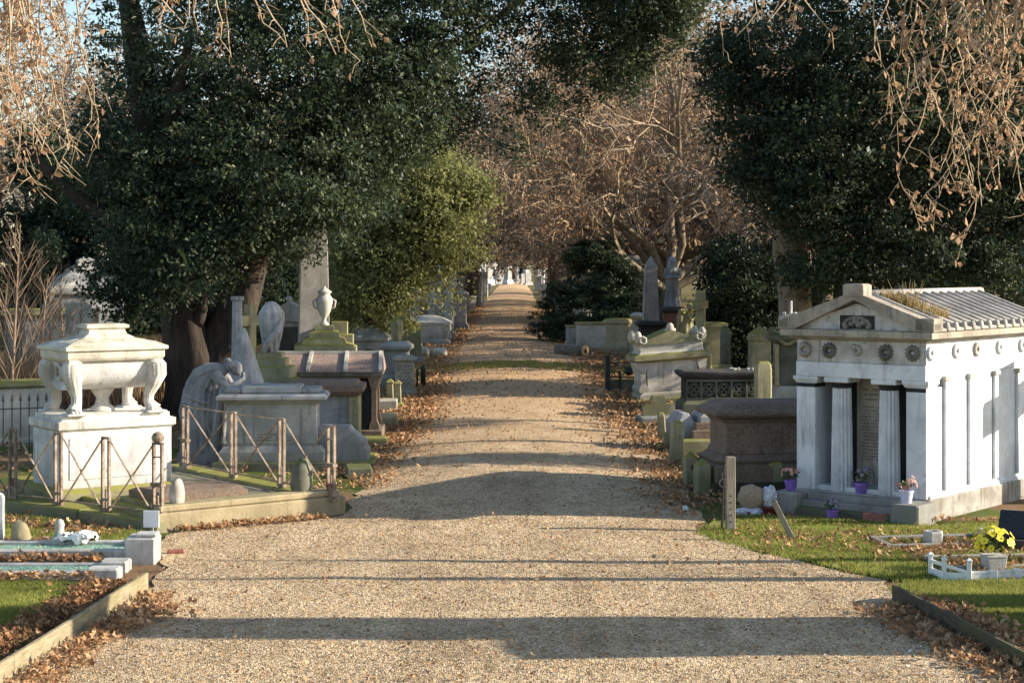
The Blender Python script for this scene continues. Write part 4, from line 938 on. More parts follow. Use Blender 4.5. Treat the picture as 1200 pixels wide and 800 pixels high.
for sx in (-1, 1):
    for sy in (-1, 1):
        b = MB(); pts = [(sx*.60, sy*.44, 2.04), (sx*.64, sy*.48, 1.95), (sx*.645, sy*.49, 1.82), (sx*.60, sy*.455, 1.66), (sx*.55, sy*.41, 1.5), (sx*.545, sy*.405, 1.38), (sx*.58, sy*.43, 1.3), (sx*.6, sy*.45, 1.25)]
        b.tube(pts, [.09, .115, .11, .088, .064, .06, .075, .1], 36, fn=lambda a, u, r: r*(1+.2*abs(math.cos(a*6)))*(1+.1*abs(math.cos(2*a))))
        for k in (-1, 0, 1): b.ball((sx*.6+k*.055, sy*.53, 1.245), (.034, .06, .04), 8, 6)
        b.ball((sx*.62, sy*.47, 2.0), (.14, .13, .07), 12, 8)
        b.build('lion_leg', M['marble_dirty'], t, True); MB().box(sx*.6-.15, sx*.6+.15, sy*.47-.15, sy*.47+.15, 1.2, 1.235, .01).build('foot_pad', M['marble_dirty'], t)
b = MB(); b.lathe([(.18, 1.21), (.18, 1.26), (.11, 1.32), (.09, 1.42), (.14, 1.51), (.2, 1.6)], 20); b.build('centre_support', M['marble_dirty'], t, True)
MB().loft([(.66, .48, 2.02), (.72, .54, 2.06), (.74, .56, 2.1), (.74, .56, 2.2), (.78, .6, 2.22), (.78, .6, 2.27), (.64, .48, 2.34), (.4, .27, 2.4), (.3, .2, 2.46), (.28, .18, 2.53), (.33, .22, 2.56), (.33, .22, 2.6), (.29, .18, 2.62)], .015).build('lid', M['marble_lid'], t)
b = MB(); torus(b, (0, 0, 0), .1, .03, seg=18); o = b.build('rosette', M['marble_dirty'], t, True); o.location = (-.655, 0, 1.86); o.rotation_euler = (0, 0, R(90))

for c in t.children:
    if c.name.split('.')[0] in ('trough', 'lion_leg', 'foot_pad', 'centre_support', 'lid'):
        for v in c.data.vertices: v.co.z = 1.36+(v.co.z-1.21)*.905
        c.data.update()
    if c.name.startswith('rosette'): c.location.z = 1.36+(1.86-1.21)*.905

# weeping woman
t = thing('weeping_statue', 'grey stone woman in long robes bowed weeping over a pedestal', 'statue', (X_(240, 30.2), 30.2, 0), 0)
MB().box(-.42, .62, -.36, .36, -.05, .22, .02).build('base', M['statue'], t)
b = MB()
fold = lambda a, u, r: r*(1+(.10*math.sin(9*a+2*u)+.05*math.sin(15*a-2*u))*(1 if u < .7 else .45))
b.tube([(-.02, 0, .2), (-.04, 0, .5), (-.08, 0, .9), (-.12, 0, 1.15), (-.1, 0, 1.35), (-.02, 0, 1.5), (.1, 0, 1.58), (.24, 0, 1.62), (.36, 0, 1.64)], [.38, .34, .3, .26, .245, .235, .215, .17, .1], 72, .86, fold)
b.tube([(.16, 0, 1.45), (.14, 0, 1.1), (.1, 0, .6), (.1, 0, .2)], [.15, .2, .23, .27], 40, 1.0, fold)
for k in range(15):          # deep folds of the mantle from the shoulders to the hem
    a_ = 2*math.pi*k/15+.2; ca, sa = math.cos(a_), math.sin(a_)*.88; j = .04*math.sin(k*5.1)
    b.tube([(.06+.2*ca, .2*sa, 1.56), (-.1+.25*ca, .25*sa, 1.3), (-.1+.29*ca+j, .29*sa, .9), (-.04+.34*ca-j, .34*sa, .5), (-.02+.385*ca, .385*sa, .21)], [.022, .036, .042, .04, .05], 8)
for z_, dx in ((1.02, .0), (1.12, .02)):     # cord and swag across the hips
    b.tube([(-.1+.29*math.cos(q)+dx, .27*math.sin(q), z_+.06*math.sin(q*2)) for q in [i*.35-3.3 for i in range(20)]], .028, 8)
b.tube([(.32, 0, 1.63), (.42, 0, 1.68), (.5, 0, 1.68)], [.1, .075, .075], 14)
hd = len(b.v)
b.ball((.545, 0, 1.545), (.115, .095, .13), 22, 16)
for k in range(9): b.tube([(.46+.03*math.cos(k*.7), .1*math.sin(k*.7), 1.66), (.44+.1*math.cos(k*.7), .12*math.sin(k*.7), 1.58), (.4+.05*math.cos(k*.7), .1*math.sin(k*.7), 1.52)], [.03, .038, .02], 8)
b.ball((.4, 0, 1.66), (.075, .07, .07), 12, 8)
b.ball((.64, 0, 1.5), (.03, .018, .03), 8, 6); b.ball((.63, 0, 1.455), (.022, .03, .012), 8, 6); b.ball((.61, 0, 1.42), (.028, .03, .022), 8, 6)
for sy in (-1, 1): b.ball((.625, sy*.036, 1.545), (.014, .022, .012), 8, 6)
b.v[hd:] = [(x_, y_, z_+.13) for x_, y_, z_ in b.v[hd:]]
for sy in (-1, 1):
    b.tube([(.2, sy*.18, 1.58), (.34, sy*.27, 1.45), (.46, sy*.25, 1.33), (.6, sy*.13, 1.42), (.68, sy*.06, 1.5)], [.105, .095, .075, .05, .045], 18, 1, lambda a, u, r: r*(1+.09*math.sin(6*a+14*u)*(u < .55)))
    for k in range(4): b.tube([(.67, sy*(.03+.026*k), 1.49), (.7, sy*(.03+.024*k), 1.55-.004*k), (.69, sy*(.03+.022*k), 1.6)], [.016, .0145, .011], 7)
    b.tube([(.65, sy*.09, 1.5), (.66, sy*.07, 1.56), (.655, sy*.06, 1.6)], [.017, .015, .011], 7)
    b.tube([(.38, sy*.27, 1.38), (.34, sy*.32, 1.15), (.28, sy*.33, .8), (.24, sy*.3, .4), (.22, sy*.26, .2)], [.06, .075, .07, .075, .09], 20, 1, fold)
o = b.build('figure', M['statue'], t); soften(o, .011, 2)
b = MB(); pts = []
for i in range(26):
    a = 2*math.pi*i/26; r_ = .135*(1-.28*math.sin(a)) if True else 0; pts.append((r_*math.cos(a)*1.02, -.06+.16*math.sin(a)-(.09 if abs(math.cos(a)) < .3 and math.sin(a) < 0 else 0)))
b.extr(pts, -.035, .035); o = b.build('heart_shield', M['statue'], t); o.location = (.56, -.33, 1.22)

# chest tomb with stepped top
t = thing('chest_tomb', 'grey inscribed chest tomb with stepped top behind the second railing', 'tomb', (X_(319, 29.4), 29.6, 0), 3)
MB().loft([(1.0, .62, -.05), (1.0, .62, .12), (.96, .58, .15)]).build('step', M['mossy_dark'], t)
MB().loft([(.9, .5, .15), (.9, .5, .3), (.82, .45, .4)]).build('plinth', M['greystone'], t)
MB().loft([(.77, .4, .4), (.77, .4, 1.1)]).build('body', M['greystone'], t)
for x0, x1 in ((-.76, -.5), (-.45, .47), (.52, .76)): MB().box(x0, x1, -.418, -.395, .44, 1.05, .008).build('panel', M['greystone'], t)
MB().loft([(.77, .4, 1.1), (.86, .49, 1.17), (.94, .55, 1.2), (.94, .55, 1.25), (.88, .5, 1.29)]).build('cornice', M['greystone'], t)
MB().box(-.52, .5, -.36, .36, 1.292, 1.42, .02).build('top_block', M['greystone'], t); MB().box(-.82, -.525, -.34, .34, 1.292, 1.38, .02).build('top_end', M['greystone'], t); MB().box(.505, .82, -.34, .34, 1.292, 1.38, .02).build('top_end', M['greystone'], t)
lettering(t, -.35, .4, .48, .62, 3, -.4205, fill=.95, seed=3)

# pedestal behind with rough rock cone, fluted stump, veiled urn
t = thing('rock_monument', 'rough hewn pale stone cone on a square blue grey pedestal', 'monument', (X_(285, 32), 32, 0), 4)
MB().loft([(.56, .45, -.05), (.56, .45, .2), (.47, .38, .26), (.46, .37, 1.12), (.52, .42, 1.17), (.52, .42, 1.23), (.42, .34, 1.28)]).build('pedestal', M['greystone'], t)
b = MB(); rs = []
for i in range(15):
    k = i/14; z = 1.26+1.05*k; r_ = (.33*(1-k)**.8+.035)
    rs.append([(r_*(1+.22*mnoise.noise((math.cos(a)*1.7, math.sin(a)*1.7, z*3)))*math.cos(a), r_*.8*(1+.25*mnoise.noise((math.cos(a)*2.5+4, math.sin(a)*2.5, z*3.4)))*math.sin(a), z) for a in [2*math.pi*j/18 for j in range(18)]])
b.rings(rs).build('rock', M['greystone'], t)
t = thing('broken_column', 'tall thin fluted column stump behind the rock cone', 'column', (X_(278, 36), 36, 0)); 
MB().loft([(.32, .32, -.05), (.32, .32, .5), (.26, .26, .6)]).build('base', M['greystone'], t); MB().lathe([(.14, .6), (.105, 2.72), (.14, 2.76), (.14, 2.83)], 40, flute=10, fd=.2).build('shaft', M['greystone'], t)
t = thing('stone_cross', 'slim green mossy stone cross seen nearly edge on beside the veiled urn', 'cross', (X_(293, 36.5), 36.5, 0), 62)
b = MB(); b.loft([(.42, .3, -.05), (.4, .28, 1.2), (.26, .18, 1.3)]); b.build('base', M['mossy'], t); b = MB(); cross(b, 0, 1.3, 1.35, .24, .17, .8); b.build('cross', M['mossy'], t)
t = thing('veiled_urn_monument', 'pale urn under a carved veil on a stepped gabled pedestal', 'monument', (X_(318, 33.5), 33.5, 0), -4)
MB().loft([(.5, .42, -.05), (.5, .42, .3), (.44, .36, .36)]).build('base', M['greystone'], t)
b = MB(); b.loft([(.34, .28, .36), (.34, .28, 1.15)])
for x in (-.34, -.12, .12, .34): b.box(x-.05, x+.05, -.33, -.275, .4, 1.1, .012)
b.build('die', M['palestone'], t)
b = MB(); b.extr([(-.5, 1.15), (.5, 1.15), (.5, 1.27), (0, 1.42), (-.5, 1.27)], -.4, .4); b.build('gable', M['mossy'], t)
MB().loft([(.44, .36, 1.3), (.44, .36, 1.5), (.33, .28, 1.53), (.33, .28, 1.66), (.24, .2, 1.68), (.24, .2, 1.78)]).build('steps', M['mossy'], t)
b = MB(); drape(b, 0, 0, 1.78, 1.0, .245); b.tube([(.2, -.1, 2.4), (.16, -.22, 2.2), (.0, -.25, 2.0), (-.12, -.2, 1.8)], [.05, .07, .07, .05], 10); soften(b.build('veiled_urn', M['greystone'], t), .011, 1)
# aedicule, obelisk, stepped urn
t = thing('aedicule_monument', 'grey temple fronted monument half hidden by the big obelisk', 'monument', (X_(340, 47), 47, 0), 2)
MB().loft([(.62, .45, -.05), (.62, .45, .5), (.56, .4, .56), (.54, .38, 1.95)]).build('body', M['greystone'], t)
for x in (-.46, .46): MB().box(x-.09, x+.09, -.47, -.39, .56, 1.95, .01).build('pilaster', M['greystone'], t)
MB().box(-.33, .33, -.4, -.375, .7, 1.8, .01).build('panel', M['darkstone'], t)
b = MB(); b.extr([(-.66, 1.95), (.66, 1.95), (.66, 2.15), (0, 2.5), (-.66, 2.15)], -.52, .42); b.build('pediment', M['greystone'], t)
MB().ball((0, -.3, 2.56), .09, 10, 8).build('knob', M['greystone'], t); MB().ball((-.62, -.3, 2.25), .08, 10, 8).build('knob', M['greystone'], t)
t = thing('obelisk', 'tall grey granite obelisk with its tip in the oak leaves', 'obelisk', (X_(365, 42), 42.5, 0), 9)
MB().loft([(.75, .75, -.05), (.75, .75, .4), (.62, .62, .5), (.6, .6, 1.0), (.68, .68, 1.05), (.68, .68, 1.12), (.46, .46, 1.2)]).build('pedestal', M['greystone'], t)
MB().loft([(.39, .39, 1.2), (.31, .31, 4.75), (.02, .02, 5.0)], .012).build('shaft', M['obelisk'], t)
t = thing('urn_monument', 'stone urn on a green stepped pyramid pedestal before the obelisk', 'monument', (X_(380, 38.5), 38.5, 0), 6)
MB().loft([(.62, .62, -.05), (.62, .62, .3), (.5, .5, .36), (.48, .48, 1.3), (.58, .58, 1.36), (.62, .62, 1.42), (.62, .62, 1.6)]).build('die', M['mossy'], t)
MB().loft([(.66, .66, 1.6), (.66, .66, 1.7), (.5, .5, 1.74), (.46, .46, 1.84), (.34, .34, 1.87), (.34, .34, 1.98), (.22, .22, 2.02), (.22, .22, 2.13)]).build('steps', M['mossy'], t)
b = MB(); urn(b, 0, 0, 2.13, .88, .19); b.tube([(.18, 0, 2.72), (.25, 0, 2.68), (.23, 0, 2.55), (.17, 0, 2.5)], .025, 8); b.tube([(-.18, 0, 2.72), (-.25, 0, 2.68), (-.23, 0, 2.55), (-.17, 0, 2.5)], .025, 8)
b.build('urn', M['palestone'], t, True)
t = thing('stepped_pedestal', 'green stepped stone block just behind the urn pyramid', 'pedestal', (X_(398, 42), 42, 0), 4)
MB().loft([(.5, .5, -.05), (.5, .5, 1.2), (.42, .42, 1.24), (.42, .42, 1.5), (.34, .34, 1.53), (.34, .34, 1.78), (.2, .2, 1.8), (.2, .2, 2.1)]).build('block', M['mossy'], t)

# table tomb with ribbed granite roof
t = thing('table_tomb', 'dark table tomb under a ribbed pink granite roof slab', 'tomb', (X_(384, 34.4), 34.6, 0), 2)
MB().box(-1.12, 1.12, -.78, .78, -.05, .22, .02).build('plinth', M['brown'], t)
MB().box(-.92, .9, -.55, .6, .22, 1.22, .01).build('chamber', M['darkstone'], t)  # dark block stands in for the shaded hollow under the roof slab
for sx in (-1, 1):
    for sy in (-1, 1):
        b = MB(); b.extr([(-.1, .22), (.1, .22), (.1, .3), (.055, .42), (.05, 1.0), (.09, 1.14), (.12, 1.25), (-.12, 1.25), (-.09, 1.14), (-.05, 1.0), (-.055, .42), (-.1, .3)], -.1, .1)
        o = b.build('leg', M['brown'], t); o.location = (sx*.95, sy*.63, 0)
MB().loft([(1.08, .74, 1.25), (1.12, .8, 1.31), (1.12, .8, 1.36)]).build('frieze', M['mossy_dark'], t)
b = MB(); b.add([(-1.14, -.83, 1.37), (1.14, -.83, 1.37), (1.1, .1, 1.7), (-1.1, .1, 1.7), (1.14, .83, 1.37), (-1.14, .83, 1.37)], [(0, 1, 2, 3), (3, 2, 4, 5), (1, 4, 2), (0, 3, 5), (0, 5, 4, 1)])
b.build('roof_slab', M['granite'], t)
b = MB()
for x in (-1.1, -.36, .38, 1.08): b.bar((x, -.83, 1.4), (x*.97, .1, 1.73), .07, .05)
b.bar((-1.1, .1, 1.72), (1.1, .1, 1.72), .07, .05); b.build('ribs', M['palestone'], t)
b = MB()
for k in range(4):
    torus(b, (.35+.0*k, 0, .42+.18*k), .07, .012, seg=14, sub=5, bumpy=0); torus(b, (.6, 0, .42+.18*k), .07, .012, seg=14, sub=5, bumpy=0)
o = b.build('iron_trellis', M['black_iron'], t); o.location = (.1, -.565, 0)
# slab topped chest in front
t = thing('chest_tomb', 'chest tomb with thick stepped slab and recessed blue side in front of the table tomb', 'tomb', (X_(379, 32), 32.2, 0), 2)
MB().loft([(.72, .5, -.05), (.72, .5, .16), (.66, .44, .2)]).build('plinth', M['greystone'], t); MB().box(-.52, .52, -.36, .36, .2, 1.06, .01).build('body', M['greystone'], t)
for sx in (-1, 1): MB().box(sx*.57-.1, sx*.57+.1, -.43, .43, .2, 1.06, .015).build('end_pier', M['mossy'], t)
MB().loft([(.66, .48, 1.06), (.74, .54, 1.12), (.76, .56, 1.15), (.76, .56, 1.25), (.66, .46, 1.27), (.62, .42, 1.33)]).build('lid', M['brown'], t)
# coped stone with stepped end
t = thing('coped_gravestone', 'pale sloping coped stone with a stepped end next to the end post', 'gravestone', (X_(405, 29.8), 29.9, 0), 0)
MB().extr([(-.45, -.05), (.4, -.05), (.4, .28), (.35, .33), (.35, .42), (.1, .62), (.06, .68), (-.45, .68)], -.32, .32).build('stone', M['greystone'], t)
MB().box(-.6, .52, -.5, .5, -.05, .1, .02).build('base', M['mossy'], t)
for i, (px, py, wd, dp, h, rz, lab) in enumerate([(436, 524, .5, .9, .14, 6, 'low flat mossy kerb slab beside the coped stone'), (447, 500, .62, 1.2, .2, 4, 'flat pale step slab at the foot of the table tomb'), (452, 482, .5, .8, .26, 3, 'small pale step block behind the flat step slab'), (418, 560, .42, .7, .16, 8, 'dark low kerb stone right behind the end post'), (428, 540, .36, .6, .1, 0, 'thin ledge stone between the coped stone and the gravel')]):
    x, y, _ = gp(px, py); t = thing('kerb_stone', lab, 'kerb', (x, y+dp/2, 0), rz); MB().box(-wd/2, wd/2, -dp/2, dp/2, -.05, h, .02).build('slab', M[['mossy', 'buff', 'palestone', 'mossy_dark', 'mossy'][i]], t)

# cluster by the crossing
t = thing('arched_tomb', 'grey tomb with a dark arched opening under the evergreen', 'tomb', (X_(432, 52), 52, 0), 0)
MB().loft([(.62, .5, -.05), (.62, .5, .3), (.52, .42, .36), (.52, .42, 1.15), (.64, .54, 1.22), (.64, .54, 1.32), (.4, .3, 1.55), (.2, .15, 1.62)]).build('body', M['greystone'], t)
b = MB(); arch_slab(b, .42, .95, .03, .4, True, .2); o = b.build('opening', M['soot'], t); o.location = (.05, -.43, 0)  # black slab stands in for the shade inside the arch
t = thing('draped_urn_monument', 'mossy draped urn on a corniced pedestal at the edge of the crossing', 'monument', (X_(465, 49), 49, 0), -4)
MB().loft([(.42, .42, -.05), (.42, .42, .3), (.33, .33, .36), (.33, .33, 1.0), (.44, .44, 1.1), (.44, .44, 1.18), (.3, .3, 1.3)]).build('pedestal', M['greystone'], t)
b = MB(); drape(b, 0, 0, 1.28, .72, .2); soften(b.build('draped_urn', M['mossy'], t), .02, 2)
t = thing('pedestal_tomb', 'carved square pedestal tomb behind the dark bollard', 'tomb', (X_(474, 45.5), 45.6, 0), 3); pedestal(t, .66, 1.08, 'greystone'); lettering(t, -.2, .2, .3, .85, 6, -.268, 'inscr_faint', 1, 9)
for i, (px, py, lab) in enumerate([(457, 476, 'short mossy tapered post, the one nearer the table tomb'), (466, 478, 'short mossy tapered post standing in front of the square pedestal')]):
    x, y, _ = gp(px, py); t = thing('stone_post', lab, 'post', (x, y, 0)); MB().loft([(.14, .14, -.05), (.14, .14, .1), (.09, .09, .14), (.075, .075, .55), (.1, .1, .6), (.03, .03, .68)]).build('post', M['mossy'], t)
b = MB(); b.lathe([(.07, -.05), (.07, .5), (.085, .55), (.07, .62), (.03, .66)], 14); o = b.build('bollard', M['black_iron'], smooth=True); o.location = gp(496, 455); tag(o, 'black bollard on the edge of the path by the crossing', 'bollard')
b = MB(); b.lathe([(.03, -.05), (.03, .52), (.045, .56), (.02, .6)], 10); o = b.build('bollard', M['black_iron'], smooth=True); o.location = gp(489, 458); tag(o, 'thinner black post beside the bollard', 'bollard')
x, y, _ = gp(505, 418)
t = thing('felled_log', 'pale broken log lying in two pieces at the crossing below the scrolled tomb', 'log', (x, y, 0), 6)
for (x0, x1, r_, nm) in ((-.6, -.08, .2, 'log'), (-.05, .6, .19, 'log')):
    b = MB(); k = [x0+(x1-x0)*i/6 for i in range(7)]; b.tube([(q, .03*math.sin(q*9), r_*.85) for q in k], [r_*(.75 if i in (0, 6) else 1+.1*math.sin(i*3)) for i in range(7)], 14, fn=lambda a, u, r: r*(1+.14*mnoise.noise((math.cos(a)*1.5, math.sin(a)*1.5, u*4)))); b.build(nm, M['marble_dirty'], t, True)
b = MB(); b.ball((-.5, -.1, .42), (.17, .15, .19), 14, 10, lambda d: 1+.12*mnoise.noise(d*2)); b.build('rounded_stump', M['palestone'], t, True)
t = thing('scrolled_chest_tomb', 'weathered chest tomb with carved scroll ends before the pale mausoleum', 'tomb', (X_(500, 74), 74.5, 0), -2)
MB().loft([(1.0, .5, -.05), (1.0, .5, .2), (.85, .42, .26), (.95, .46, .5), (1.0, .5, .85), (1.06, .55, .92), (1.06, .55, 1.0), (.7, .3, 1.2), (.3, .12, 1.3)]).build('body', M['palestone'], t)
for x, z, r_ in ((.9, .75, .14), (.95, .42, .1), (-.9, .75, .14)): torus(MB(), (x, -.5, z), r_, r_*.36, seg=16).build('scroll', M['palestone'], t, True)
t = thing('mausoleum', 'pale tall mausoleum with flat mossy cornice beside the path', 'mausoleum', (X_(497, 78), 79, 0), 0)
MB().loft([(1.35, 1.3, -.05), (1.35, 1.3, .4), (1.28, 1.23, .46)]).build('plinth', M['greystone'], t); MB().box(-1.25, 1.25, -1.2, 1.2, .46, 2.5, .01).build('walls', M['greystone'], t)
for x in (-1.1, -.35, .35, 1.1): MB().box(x-.15, x+.15, -1.26, -1.195, .46, 2.4, .01).build('pilaster', M['palestone'], t)
MB().box(-.2, .2, -1.215, -1.19, .46, 1.7, .01).build('door', M['brown'], t)
MB().loft([(1.28, 1.23, 2.4), (1.4, 1.35, 2.5), (1.4, 1.35, 2.7), (1.3, 1.25, 2.75)]).build('cornice', M['palestone'], t)
MB().box(-1.15, 1.15, -1.1, 1.1, 2.75, 3.15, .02).build('attic', M['mossy_dark'], t); MB().loft([(1.22, 1.17, 3.15), (1.22, 1.17, 3.25), (.3, .3, 3.6)]).build('roof', M['palestone'], t)

# row of monuments running away on the left of the path
LRow = 'weathered tombs lining the far path'
x, Y = X_(535, 92), 92
t1 = thing('pedestal_tomb', 'grey pedestal tomb in the receding row along the far path', 'tomb', (x, Y, 0), 0, LRow); pedestal(t1, 1.3, 2.1, 'greystone')
t2 = thing('chest_tomb', 'low grey chest tomb in the receding row along the far path', 'tomb', (-3.9, 86, 0), 0, 'chest tombs lining the far path'); chest(t2, 1.5, .9, 1.05, 'palestone')
t3 = thing('obelisk', 'small pale obelisk in the receding row along the far path', 'obelisk', (-4.4, 108, 0), 0, 'obelisks lining the far path'); obelisk(t3, .55, 1.1, 3.3, 'palestone')
t4 = thing('headstone', 'small upright headstone in the receding row along the far path', 'headstone', (-3.3, 99, 0), 0, 'headstones lining the far path'); b = MB(); arch_slab(b, .75, 1.2, .16); b.build('slab', M['palestone'], t4); MB().box(-.5, .5, -.22, .22, -.05, .16, .02).build('base', M['mossy'], t4)
t5 = thing('roofed_tomb', 'tall dark roofed tomb in the receding row along the far path', 'tomb', (-4.6, 100, 0), 0, 'roofed tombs lining the far path'); chest(t5, 1.8, 1.5, 2.5, 'greystone', 'mossy_dark', .2, .3); 
g = random.Random(17); prot = [t1, t2, t3, t4, t5]
rowL = [(-3.5, 96, 3), (-5.6, 97, 1), (-3.9, 113, 0), (-5.2, 118, 4), (-3.4, 122, 3), (-4.3, 128, 2), (-3.6, 137, 1), (-5, 142, 0), (-3.7, 150, 4), (-3.5, 158, 3), (-4.6, 164, 0), (-3.6, 172, 2), (-4.6, 182, 4), (-3.4, 192, 3), (-3.9, 203, 0), (-5, 215, 2), (-3.5, 226, 1), (-4, 240, 0), (-3.3, 86, 3), (-6, 110, 2), (-7.2, 120, 0), (-6.3, 152, 3)]
rowR = [(3.6, 92, 3), (4.4, 98, 0), (3.5, 108, 1), (4.6, 116, 4), (3.4, 126, 3), (4.2, 136, 2), (3.5, 148, 0), (4.6, 160, 4), (3.5, 172, 1), (4.1, 186, 0), (3.6, 200, 3), (4.4, 216, 2), (3.6, 232, 0)]
for x, y, k in rowL+rowR: dup(prot[k], (x, y, 0), g.uniform(-8, 8), sc=g.uniform(.85, 1.15), tilt=(g.gauss(0, 1.2), g.gauss(0, 1.2)))
# bright headstones closing the avenue
fh = thing('headstone', 'small pale headstone in the sunlit cluster at the very end of the path', 'headstone', (-5, 290, 0), 0, 'sunlit headstones at the end of the path')
b = MB(); arch_slab(b, 1.1, 2.0, .3); b.build('slab', M['greystone'], fh); MB().box(-.8, .8, -.35, .35, -.05, .3, .02).build('base', M['marble'], fh)
fc = thing('stone_cross', 'pale stone cross in the sunlit cluster at the very end of the path', 'cross', (-2.4, 300, 0), 20, 'sunlit crosses at the end of the path')
b = MB(); cross(b, 0, .7, 2.2, .4, .35, 1.4); b.build('cross', M['greystone'], fc); MB().loft([(.7, .5, -.05), (.6, .4, .7)]).build('base', M['marble'], fc)
for i in range(34):
    dup(fc if i % 4 == 0 else fh, (g.uniform(-7.5, 5.5), g.uniform(284, 336), 0), g.uniform(20, 75), sc=g.uniform(.7, 1.5))
for i, (px, py, lab) in enumerate([(571, 352, 'thin grey lamp post on the path verge among the far tombs'), (566, 360, 'thin leaning notice post on the path verge among the far tombs')]):
    x, y, _ = gp(px, py); t = thing('verge_post', lab, 'post', (x, y, 0), 0, tilt=(0, 2*i)); MB().lathe([(.09, -.05), (.07, 2.6), (.05, 4.6-2.2*i)], 8).build('pole', M['palestone'], t); MB().box(-.25, .25, -.06, .06, 4.55-2.2*i, 5.1-2.2*i, .02).build('head', M['greystone'], t)

# ================================================================== left background
t = thing('mausoleum', 'far mausoleum with a white stepped pyramid roof under the oak', 'mausoleum', (X_(93, 70), 71, 0), 22); t.scale = (.85, .85, .86)
MB().loft([(1.75, 1.75, -.05), (1.75, 1.75, .4), (1.65, 1.65, .5)]).build('plinth', M['greystone'], t); MB().box(-1.6, 1.6, -1.6, 1.6, .5, 2.6, .01).build('walls', M['greystone'], t)
MB().box(-.4, .4, -1.63, -1.59, .5, 2.0, .01).build('door', M['darkstone'], t)
MB().loft([(1.7, 1.7, 2.6), (1.85, 1.85, 2.7), (1.85, 1.85, 2.95)]).build('cornice', M['palestone'], t)
MB().loft([(1.8, 1.8, 2.95), (1.3, 1.3, 3.3), (1.3, 1.3, 3.42), (.85, .85, 3.7), (.85, .85, 3.82), (.4, .4, 4.1), (.4, .4, 4.3), (.1, .1, 4.45)]).build('roof', M['palestone'], t)
t = thing('chest_tomb', 'grey walled vault with a moss covered top behind the urn on steps', 'tomb', (X_(46, 58), 58, 0), 14); chest(t, 2.2, 1.5, 2.0, 'greystone', 'mossy', .15, .3)
t = thing('urn_monument', 'big stone urn on three steps in the thicket behind the sarcophagus', 'monument', (X_(61, 46), 46, 0), 8)
MB().loft([(.75, .75, -.05), (.75, .75, 1.1), (.6, .6, 1.12), (.6, .6, 1.35), (.45, .45, 1.37), (.45, .45, 1.6), (.3, .3, 1.62), (.3, .3, 1.85)]).build('steps', M['palestone'], t); b = MB(); urn(b, 0, 0, 1.85, .82, .27); b.build('urn', M['palestone'], t, True)
t = thing('headstone', 'pale headstone showing between the thicket and the oak leaves', 'headstone', (X_(92, 54), 54, 0), 20); b = MB(); arch_slab(b, .8, 2.3, .2); b.build('slab', M['palestone'], t); MB().box(-.6, .6, -.3, .3, -.05, .7, .02).build('base', M['greystone'], t)
t = thing('chest_tomb', 'white chest tomb with a mossy top behind black spiked railings', 'tomb', (X_(10, 33.2), 33.6, 0), 28); chest(t, 1.5, .8, 1.22, 'palestone', 'mossy', .08, .14)
t = thing('spiked_railing', 'low black spiked railing around the white chest tomb', 'fence', (X_(12, 31.4), 31.4, 0), 24)
b = MB()
for i in range(13):
    x = -.9+i*.155; b.lathe([(.011, 0), (.011, .98), (.03, 1.0), (.004, 1.13)], 6, x, 0)
b.build('spikes', M['black_iron'], t); MB().bar((-.95, 0, .85), (1.0, 0, .85), .03, .02).build('top_rail', M['black_iron'], t); MB().bar((-.95, 0, .2), (1.0, 0, .2), .03, .02).build('bottom_rail', M['black_iron'], t)

# ================================================================== left foreground graves
t = thing('headstone', 'white marble headstone cut off by the picture edge on the grass', 'headstone', (-6.62, 21.0, 0), 4); b = MB(); arch_slab(b, .72, .74, .12, 0, True, .1); b.build('slab', M['marble'], t); MB().box(-.45, .45, -.18, .18, -.03, .1, .02).build('base', M['marble'], t)
def kerb_grave(name, lab, loc, rz, L, W, h, th, mat, fill, ends=None):
    t = thing(name, lab, 'grave', loc, rz)
    MB().box(0, L, 0, th, -.03, h, .012).build('rail', M[mat], t); MB().box(0, L, W-th, W, -.03, h, .012).build('rail', M[mat], t)
    MB().box(0, th, th+.002, W-th-.002, -.03, h-.003, .012).build('end_rail', M[mat], t); MB().box(L-th, L, th+.002, W-th-.002, -.03, h-.003, .012).build('end_rail', M[mat], t)
    if fill: MB().box(th+.002, L-th-.002, th+.002, W-th-.002, -.03, h*.72, .002).build('chippings', M[fill], t)
    return t
x, y, _ = gp(175, 661)
t = kerb_grave('kerbed_grave', 'marble kerbed grave with a tall white block at its corner and white flowers', (-7.1, 20.0, 0), 1.0, 2.72, .78, .15, .13, 'marble', 'chips')
MB().box(2.56, 2.92, -.07, .33, -.03, .3, .02).build('corner_block', M['marble'], t); MB().box(2.68, 2.93, -.04, .18, .302, .35, .015).build('block_cap', M['marble'], t); MB().box(2.5, 2.78, .5, .86, -.03, .2, .02).build('corner_block', M['marble'], t)
t = kerb_grave('kerbed_grave', 'lower marble kerbed grave filled with green glass chippings', (-7.1, 18.98, 0), 1.0, 2.62, .62, .08, .11, 'marble', 'chips')
MB().box(2.36, 2.72, -.05, .2, -.03, .12, .02).build('corner_block', M['marble'], t); MB().box(2.4, 2.72, .42, .7, -.03, .12, .02).build('corner_block', M['marble'], t)
x, y, _ = gp(76, 643, .1)
t = thing('grave_vase', 'small white square vase with a little figure beside the white flowers', 'vase', (-5.5, 20.75, 0), 4); MB().box(-.09, .09, -.09, .09, 0, .2, .012).build('vase', M['marble'], t)
b = MB(); b.lathe([(.07, .2), (.055, .26), (.05, .3), (.06, .34), (.045, .39), (.02, .41)], 12); b.build('figure', M['marble'], t, True)
